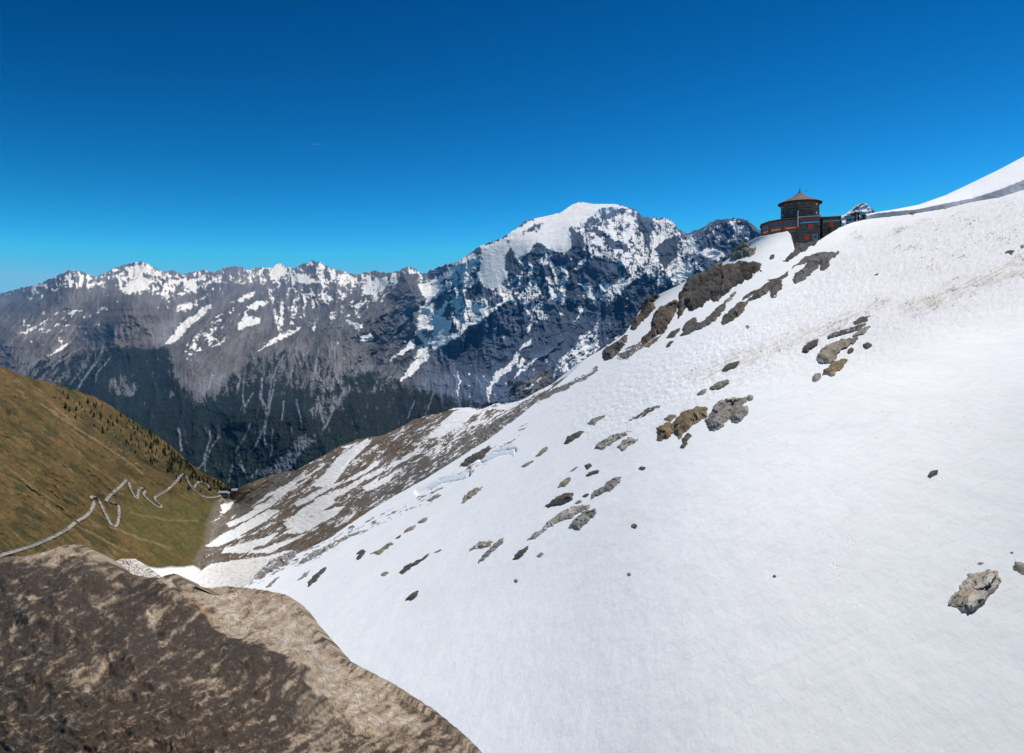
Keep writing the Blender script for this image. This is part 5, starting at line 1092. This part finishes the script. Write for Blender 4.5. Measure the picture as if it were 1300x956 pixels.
# ring (restaurant floor): 15-sided
Rr = 50.0*mpp; NR = 15; A0 = math.radians(-1.0)+math.pi/NR*0
ringtop, ringbot = lz(278, 8), lz(297.5, 8)
def ringpt(a, r, z): return (r*math.sin(a), -r*math.cos(a), z)
bm = bmesh.new(); prism(bm, Rr, Rr, ringbot, ringtop-.35, NR, A0); bm_obj('ring_wall', bm, m_stone, root)
bm = bmesh.new(); prism(bm, Rr-.5, Rr-.9, ringbot-5, ringbot, NR, A0); bm_obj('plinth', bm, m_stone2, root)
bm = bmesh.new(); prism(bm, Rr+.75, Rr+.55, ringtop-.35, ringtop, NR, A0); prism(bm, Rr+.55, 5.5, ringtop, ringtop+1.0, NR, A0, cap=False); ro = bm_obj('ring_roof', bm, m_roof, root)
bm = bmesh.new(); prism(bm, Rr+.8, Rr+.8, ringtop-.62, ringtop-.36, NR, A0); bm_obj('fascia', bm, m_eave, ro)
apo = Rr*math.cos(math.pi/NR); fw = 2*Rr*math.sin(math.pi/NR)
for i in range(NR):
    am = A0+2*math.pi*(i+.5)/NR
    d = (am+math.pi) % (2*math.pi)-math.pi
    if abs(d) > 1.95 or (0.0 < d < .75): continue
    def fb(name, u, z, wd_, ht, dp, off, mat, parent):
        b2 = bmesh.new(); c = (apo+off)
        x = c*math.sin(am)+u*math.cos(am); y = -c*math.cos(am)+u*math.sin(am)
        box(b2, (x, y, z), (wd_, dp, ht), am); return bm_obj(name, b2, mat, parent)
    H_ = ringtop-.35-ringbot; zt = ringtop-.35
    fr = fb('window_band', 0, zt-1.35, fw*.90, 1.95, .16, .06, m_tan, root)
    fb('red_board', 0, zt-.28, fw*.96, .30, .14, .16, m_red, fr)
    for sgn in (-1, 1):
        wn = fb('window', sgn*fw*.225, zt-1.35, fw*.36, 1.45, .12, .16, m_red, root)
        fb('pane', sgn*fw*.225-fw*.085, zt-1.35, fw*.135, 1.2, .06, .235, m_glass, wn)
        fb('pane', sgn*fw*.225+fw*.085, zt-1.35, fw*.135, 1.2, .06, .235, m_glass, wn)
        fb('mullion', sgn*fw*.225, zt-1.35, .06, 1.3, .08, .25, m_tan, wn)
    pn = fb('red_panel', 0, zt-2.9, fw*.90, 1.05, .2, .10, m_orange, root)
    fb('white_strip', 0, zt-2.85, fw*.62, .26, .05, .235, m_white, pn)
    b2 = bmesh.new(); a_ = A0+2*math.pi*i/NR; x, y, _z = ringpt(a_, Rr+.05, 0); box(b2, (x, y, (zt+ringbot)/2-.1), (.62, .62, H_-.1), a_); bm_obj('stone_pier', b2, m_stone2, root)
# drum tower
NT = 8; AT = math.radians(-4); Rt = 24.2*mpp
tb, tt = ringtop+.2, lz(253.2, 6)
bm = bmesh.new(); prism(bm, Rt*1.03, Rt, tb-.4, tt, NT, AT); bm_obj('tower_wall', bm, m_stone, root)
bm = bmesh.new(); prism(bm, 28.6*mpp, 28.9*mpp, tt-.42, tt-.12, 16, AT); ev = bm_obj('eave', bm, m_eave, root)
bm = bmesh.new()
prof = [(28.9, tt-.12), (20, tt+.95), (10, tt+2.1), (4.0, tt+3.1), (1.6, tt+3.75)]
for (r0, z0), (r1, z1) in zip(prof[:-1], prof[1:]): prism(bm, r0*mpp, r1*mpp, z0, z1, 16, AT, cap=False)
prism(bm, 1.6*mpp, .0, prof[-1][1], prof[-1][1]+.6, 16, AT, cap=False)
rf = bm_obj('cone_roof', bm, m_roof, root)
bm = bmesh.new(); prism(bm, .09, .05, prof[-1][1]+.4, prof[-1][1]+1.9, 6); prism(bm, .22, .22, prof[-1][1]+.6, prof[-1][1]+.85, 8); bm_obj('finial', bm, m_eave, rf)
bm = bmesh.new(); box(bm, (1.6, 0, prof[-1][1]+.2), (1.5, .05, .05)); box(bm, (2.2, 0, prof[-1][1]+.35), (.5, .05, .35)); box(bm, (.9, 0, prof[-1][1]-.3), (.07, .07, 1.2)); bm_obj('weather_vane', bm, m_metal, rf)
apt = Rt*math.cos(math.pi/NT)
for i in range(NT):
    am = AT+2*math.pi*(i+.5)/NT
    for zc in (lz(257, 6), lz(268.8, 6)):
        b2 = bmesh.new(); x, y = (apt+.06)*math.sin(am), -(apt+.06)*math.cos(am); box(b2, (x, y, zc), (1.55, .22, 1.3), am); wn = bm_obj('tower_window', b2, m_red, root)
        b2 = bmesh.new(); x, y = (apt+.19)*math.sin(am), -(apt+.19)*math.cos(am); box(b2, (x, y, zc), (1.0, .06, .85), am); bm_obj('pane', b2, m_glass, wn)
for i in range(NT):                          # pale corner ribs
    a_ = AT+2*math.pi*i/NT; b2 = bmesh.new(); x, y = (Rt+.02)*math.sin(a_), -(Rt+.02)*math.cos(a_); box(b2, (x, y, (tb+tt)/2), (.16, .16, tt-tb-.3), a_); bm_obj('corner_post', b2, m_tan, root)
# square annexe in front
def lx(px, back): return (px-1015.5)*(BD+10-back)/F
ab = Rr+2.6
axl, axr = lx(1013.5, ab), lx(1041, ab); at_, abt = lz(274.5, ab), lz(322, ab)
def abox(name, px0, px1, py0, py1, proud, dp, mat, parent, cls=None, bk=ab):
    b2 = bmesh.new(); x0, x1 = lx(px0, bk), lx(px1, bk); z1, z0 = lz(py0, bk), lz(py1, bk)
    box(b2, ((x0+x1)/2, -(bk+proud)+dp/2, (z0+z1)/2), (x1-x0, dp, z1-z0)); return bm_obj(name, b2, mat, parent)
an = abox('annexe', 1013.5, 1041, 274.6, 330, 0, 10.5, m_stone2, root)
abox('annexe_roof', 1012.5, 1042, 273.0, 274.5, .5, 11.5, m_conc, root)
abox('red_band', 1016, 1040, 276.0, 278.6, .08, .2, m_red, an)
wb = abox('window_row', 1017, 1040, 278.7, 280.6, .06, .2, m_glass, an)
abox('blue_rail', 1016.5, 1040.5, 280.8, 282.0, .30, .3, m_bluew, an)
sh = abox('shutter', 1026, 1032.5, 283.6, 289.2, .10, .2, m_orange, an)
abox('shutter', 1021.4, 1027.6, 297.2, 303, .10, .2, m_orange, an)
gw = abox('grey_window', 1032, 1038, 297, 303.5, .08, .2, m_conc, an); abox('pane', 1032.8, 1037.2, 298, 302.6, .12, .1, m_glass, gw)
for pyy in (284, 288, 292, 296, 300, 304): pass
# second bay, set back, to the right
bb_ = Rr-.6
a2 = abox('side_bay', 1044, 1066, 279.0, 330, 0, 9, m_stone2, root, bk=bb_)
abox('side_bay_roof', 1041.5, 1067.5, 276.2, 277.6, .6, 10, m_roof, root, bk=bb_)
abox('red_band', 1045, 1064, 278.4, 281.2, .12, .2, m_tan, a2, bk=bb_)
for q0 in (1046, 1050.5, 1055, 1059.5):
    abox('window', q0, q0+3.2, 278.8, 281, .2, .15, m_red, a2, bk=bb_)
abox('blue_rail', 1044.5, 1066, 281.3, 282.4, .3, .25, m_bluew, a2, bk=bb_)
abox('shutter', 1052.8, 1058, 283.6, 288.6, .12, .2, m_orange, a2, bk=bb_)
abox('door', 1050.5, 1054.5, 289.6, 297, .10, .2, m_eave, a2, bk=bb_)
bm = bmesh.new(); x = lx(1013, ab+1.2)
for k_ in range(1): prism(bm, .17, .17, 0, 6.0, 10)
st = bm_obj('flue_pipe', bm, m_white, root); st.location = (x, -(ab+1.0), lz(286, ab+1.0))
st.scale = (1, 1, (lz(265.5, ab+1)-lz(286, ab+1))/6.0)
# lift cabin and masts to the right of the restaurant
def ground_z(px, Dd): return (433-cr(np.array([float(px)]))[0])/F*Dd
HB = 232.0
hut = bpy.data.objects.new('lift_station_hut', None); C.objects.link(hut)
hx, hz = (1079.5-650)*HB/F, (433-286)*HB/F
hut.location = (hx, HB, hz); hut.rotation_euler = (0, 0, rz)
tag(hut, 'small white and pale blue lift hut on a red brown base beside the restaurant', 'hut')
q = HB/F
def hb(name, cx_, cz, w_, h_, d_, mat, parent=hut, y=0):
    b2 = bmesh.new(); box(b2, (cx_, y, cz), (w_, d_, h_)); return bm_obj(name, b2, mat, parent)
hb('base', -.3, -.6, 9*q, 2.2, 2.6, m_red); wl_ = hb('wall', 0, 1.55, 10*q, 2.0, 3.0, mat_plain('pale_blue_white_cladding', (.62, .66, .70), .6))
hb('roof', 0, 2.72, 11.5*q, .28, 3.6, m_conc); hb('window', -.4, 1.7, 1.5, .8, .1, m_glass, wl_, y=-1.53); hb('window', 1.1, 1.7, .8, .8, .1, m_glass, wl_, y=-1.53)
for px_, lab, hh in [(1086.2, 'dark upright lift mast standing nearest the small lift hut', 2.7), (1089.6, 'dark upright lift mast a step right of the first one', 2.5), (1096.3, 'lower dark mast furthest right from the small lift hut', 1.6)]:
    Dd = 214.0; b2 = bmesh.new(); prism(b2, .30, .26, -2.5, hh, 8); prism(b2, .55, .5, hh-.35, hh, 8)
    o = bm_obj('lift_mast', b2, m_eave); o.location = ((px_-650)*Dd/F, Dd, (433-cr(np.array([px_]))[0])*Dd/F); tag(o, lab, 'mast')

# ================================================================== HAMLET AT THE VALLEY HEAD
def vpt(px, py, lift=0.0):
    d = float(valley_D(px, py)[0])*(1-lift/1000); return Vector(P3(np.array(px), np.array(py), np.array(d)).tolist())
m_hroof = mat_plain('blue_grey_metal_roof', (.30, .40, .50), .45, .1, .1); m_hwall = mat_plain('cream_render', (.55, .45, .33), .8, .2, .1)
m_hwhite = mat_plain('whitewashed_wall', (.70, .68, .66), .8, .2, .1); m_hdark = mat_plain('dark_timber_wall', (.07, .05, .045), .8, .2, .1)
def house(px, py, wpx, hpx, dpx, roofpx, rzd, wall, roofm, lab, nm='house', nwin=3):
    p = vpt(px, py, 4); s = p.y/F
    r = bpy.data.objects.new(nm, None); C.objects.link(r); r.location = p; r.rotation_euler = (0, 0, math.radians(rzd)); tag(r, lab, 'building')
    w_, h_, d_, rh = wpx*s, hpx*s, dpx*s, roofpx*s
    b2 = bmesh.new(); box(b2, (0, 0, h_/2-6), (w_, d_, h_+12)); wo = bm_obj('wall', b2, wall, r)
    b2 = bmesh.new(); e = .8; zz = h_
    v = [b2.verts.new(c) for c in [(-w_/2-e, -d_/2-e, zz), (w_/2+e, -d_/2-e, zz), (w_/2+e, d_/2+e, zz), (-w_/2-e, d_/2+e, zz), (-w_/2-e, 0, zz+rh), (w_/2+e, 0, zz+rh)]]
    for f in ((0,1,5,4), (2,3,4,5), (1,2,5), (3,0,4), (0,3,2,1)): b2.faces.new([v[i] for i in f])
    bm_obj('roof', b2, roofm, r)
    for i in range(nwin):
        b2 = bmesh.new(); box(b2, (w_*((i+.5)/nwin-.5), -d_/2-.1, h_*.5), (w_/nwin*.45, .3, h_*.3)); bm_obj('window', b2, m_glass, r)
    return r
house(283.5, 627.6, 11.5, 2.2, 5, 2.4, 2, m_hdark, m_hroof, 'long low house with wide blue grey roof at the left of the valley hamlet', nwin=5)
house(291.2, 630.6, 3.2, 4.6, 4, 1.6, -12, m_hwall, m_hroof, 'tall cream gabled hotel in the middle of the valley hamlet', 'hotel', 2)
house(287.3, 628.4, 3.6, 1.8, 3, 1.6, 18, m_hwhite, m_hwhite, 'small white roofed house between the long house and the cream hotel', nwin=2)
house(299.5, 624.3, 10, 2.0, 4, 2.2, 14, m_hdark, m_hroof, 'pale roofed barn at the right end of the valley hamlet', 'barn', 3)
house(285.5, 631.2, 4.2, 1.4, 3, 1.1, -5, m_hdark, m_hdark, 'small dark shed in front of the valley hamlet', 'shed', 1)
# ================================================================== CONIFERS ON THE GRASSY FLANK
m_tree = mat_plain('dark_conifer_green', (.020, .034, .016), .9, .3, .45); m_trunk = mat_plain('conifer_bark', (.05, .04, .03), .9)
def conifer(h, seed):
    rs = random.Random(seed); bm = bmesh.new()
    prism(bm, .22, .08, -1, h*.9, 5, cap=False)
    n = 9
    for l in range(n):
        z0 = h*(.10+.86*l/n); z1 = z0+h*.2; r = h*(.13+.035*(seed % 5))*(1-l/n)**(.6+.15*(seed % 3))+.15; m = 9
        top_ = bm.verts.new((rs.uniform(-.1, .1), rs.uniform(-.1, .1), min(z1, h)))
        vs = [bm.verts.new((r*rs.uniform(.55, 1.2)*math.cos(2*math.pi*k/m+l), r*rs.uniform(.55, 1.2)*math.sin(2*math.pi*k/m+l), z0-rs.uniform(0, h*.05))) for k in range(m)]
        for k in range(m):
            if rs.random() < .88: bm.faces.new((vs[k], vs[(k+1) % m], top_))
    me = bpy.data.meshes.new('conifer'); bm.to_mesh(me); bm.free(); me.materials.append(m_tree); return me
MS = [conifer(9+2*i, 40+i) for i in range(5)]
rs = random.Random(12); cnt = 0; placed = []
hp = profile([(v[0], v[1]) for v in VT])
while cnt < 285:
    t = rs.random()
    if t < .62:  px = rs.triangular(150, 288, 225); py = hp(px)+abs(rs.gauss(0, 1))*np.interp(px, [150, 200, 240, 288], [5, 16, 12, 5])+.8
    elif t < .8: px = rs.uniform(118, 200); py = hp(px)+rs.uniform(2, 40)
    elif t < .92: px = rs.uniform(75, 180); py = 505+(px-75)*.55+rs.gauss(0, 9)
    else: px = rs.uniform(266, 296); py = hp(px)+rs.uniform(.5, 8)
    if py < hp(px)+.6 or py > 626: continue
    if any(abs(px-a)+abs(py-b) < 1.2 for a, b in placed): continue
    placed.append((px, py)); p = vpt(px, py, 1.5)
    o = bpy.data.objects.new('conifer', MS[cnt % 5]); C.objects.link(o); o.location = p-Vector((0, 0, .8)); s = rs.uniform(.7, 1.6)*(1.0 if px > 190 else .7)
    o.scale = (s*1.15, s*1.15, s); o.rotation_euler = (0, 0, rs.uniform(0, 6.28))
    tag(o, 'dark green conifer growing on the steep grassy flank left of the valley', 'tree', 'conifers scattered on the grassy hillside'); cnt += 1

# thin vapour trail high in the sky
cd_ = 30000.0; b2 = bmesh.new()
vv_ = [b2.verts.new(c) for c in ((-260, 0, -5), (260, 0, -7), (260, 0, 7), (-260, 0, 3))]; b2.faces.new(vv_); m_vap = bpy.data.materials.new('vapour_white'); m_vap.use_nodes = True; n_t = m_vap.node_tree; n_t.nodes.clear()
n_a = n_t.nodes.new('ShaderNodeBsdfTranslucent'); n_a.inputs[0].default_value = (.8, .85, .9, 1); n_b = n_t.nodes.new('ShaderNodeBsdfTransparent'); n_m = n_t.nodes.new('ShaderNodeMixShader'); n_m.inputs[0].default_value = .35
n_o = n_t.nodes.new('ShaderNodeOutputMaterial'); n_t.links.new(n_b.outputs[0], n_m.inputs[1]); n_t.links.new(n_a.outputs[0], n_m.inputs[2]); n_t.links.new(n_m.outputs[0], n_o.inputs[0])
co_ = bm_obj('vapour_trail', b2, m_vap); co_.location = Vector(P3(np.array(400.), np.array(183.), np.array(cd_)).tolist()); co_.rotation_euler = (0, math.radians(4), 0)
tag(co_, 'tiny thin white vapour trail in the blue sky above the left mountains', 'vapour trail')

# blue mountain air between the valley head and the far peaks
hz = bpy.data.materials.new('mountain_air'); hz.use_nodes = True; nt = hz.node_tree; nt.nodes.clear()
vs = nt.nodes.new('ShaderNodeVolumeScatter'); vs.inputs['Color'].default_value = (.08, .42, 1, 1); vs.inputs['Density'].default_value = 3.2e-5; vs.inputs['Anisotropy'].default_value = .2
mo = nt.nodes.new('ShaderNodeOutputMaterial'); nt.links.new(vs.outputs[0], mo.inputs['Volume'])
bm = bmesh.new(); box(bm, (0, 8600, -50), (36000, 11400, 2900)); hzo = bm_obj('haze', bm, hz); tag(hzo, kind='stuff')
# ================================================================== SUN, SKY, CAMERA
sc = bpy.context.scene
SKYC = [(4.6, 40.0), (2.28, 4.15), (2.06, 2.3)]
SUN_AZ, SUN_EL = math.radians(48), math.radians(66)    # azimuth from straight ahead towards the right
sd = np.array([math.cos(SUN_EL)*math.sin(SUN_AZ), math.cos(SUN_EL)*math.cos(SUN_AZ), math.sin(SUN_EL)])
from mathutils import Vector
L = bpy.data.lights.new('sun', 'SUN'); L.energy = 4.25; L.angle = math.radians(.53); L.color = (1, .965, .91)
lo = bpy.data.objects.new('sun', L); C.objects.link(lo); lo.rotation_euler = Vector(sd).to_track_quat('Z', 'Y').to_euler()
w = bpy.data.worlds.new('World'); sc.world = w; w.use_nodes = True
nt = w.node_tree; bg = nt.nodes['Background']
sky = nt.nodes.new('ShaderNodeTexSky'); sky.sky_type = 'NISHITA'; sky.sun_disc = False
sky.sun_elevation = SUN_EL; sky.sun_rotation = SUN_AZ; sky.altitude = 4500; sky.air_density = 1.0; sky.dust_density = 0.05; sky.ozone_density = 3.0
sp = nt.nodes.new('ShaderNodeSeparateColor'); cb = nt.nodes.new('ShaderNodeCombineColor'); nt.links.new(sky.outputs['Color'], sp.inputs[0])
for i, (gam, gain) in enumerate(SKYC):      # deepened like a polarised mountain sky
    a = nt.nodes.new('ShaderNodeMath'); a.operation = 'MULTIPLY'; a.inputs[1].default_value = .11; nt.links.new(sp.outputs[i], a.inputs[0])
    mn = nt.nodes.new('ShaderNodeMath'); mn.operation = 'MINIMUM'; mn.inputs[1].default_value = .8; nt.links.new(a.outputs[0], mn.inputs[0])
    p = nt.nodes.new('ShaderNodeMath'); p.operation = 'POWER'; p.inputs[1].default_value = gam; nt.links.new(mn.outputs[0], p.inputs[0])
    q = nt.nodes.new('ShaderNodeMath'); q.operation = 'MULTIPLY'; q.inputs[1].default_value = gain/.11; nt.links.new(p.outputs[0], q.inputs[0])
    c_ = nt.nodes.new('ShaderNodeMath'); c_.operation = 'MINIMUM'; c_.inputs[1].default_value = (.16, .50, .90)[i]/.11; nt.links.new(q.outputs[0], c_.inputs[0])
    nt.links.new(c_.outputs[0], cb.inputs[i])
nt.links.new(cb.outputs[0], bg.inputs['Color']); bg.inputs['Strength'].default_value = .11
cam = bpy.data.cameras.new('camera'); co = bpy.data.objects.new('camera', cam); C.objects.link(co)
co.location = (0, 0, 0); co.rotation_euler = (math.radians(90), 0, 0)
cam.sensor_width = 36; cam.lens = 36*F/1300.0; cam.shift_y = -(478-433)/1300.0
cam.clip_start = .1; cam.clip_end = 60000
sc.camera = co
sc.view_settings.view_transform = 'Standard'; sc.view_settings.look = 'None'; sc.view_settings.exposure = 0
sc.render.engine = 'CYCLES'; sc.cycles.max_bounces = 6; sc.cycles.diffuse_bounces = 3
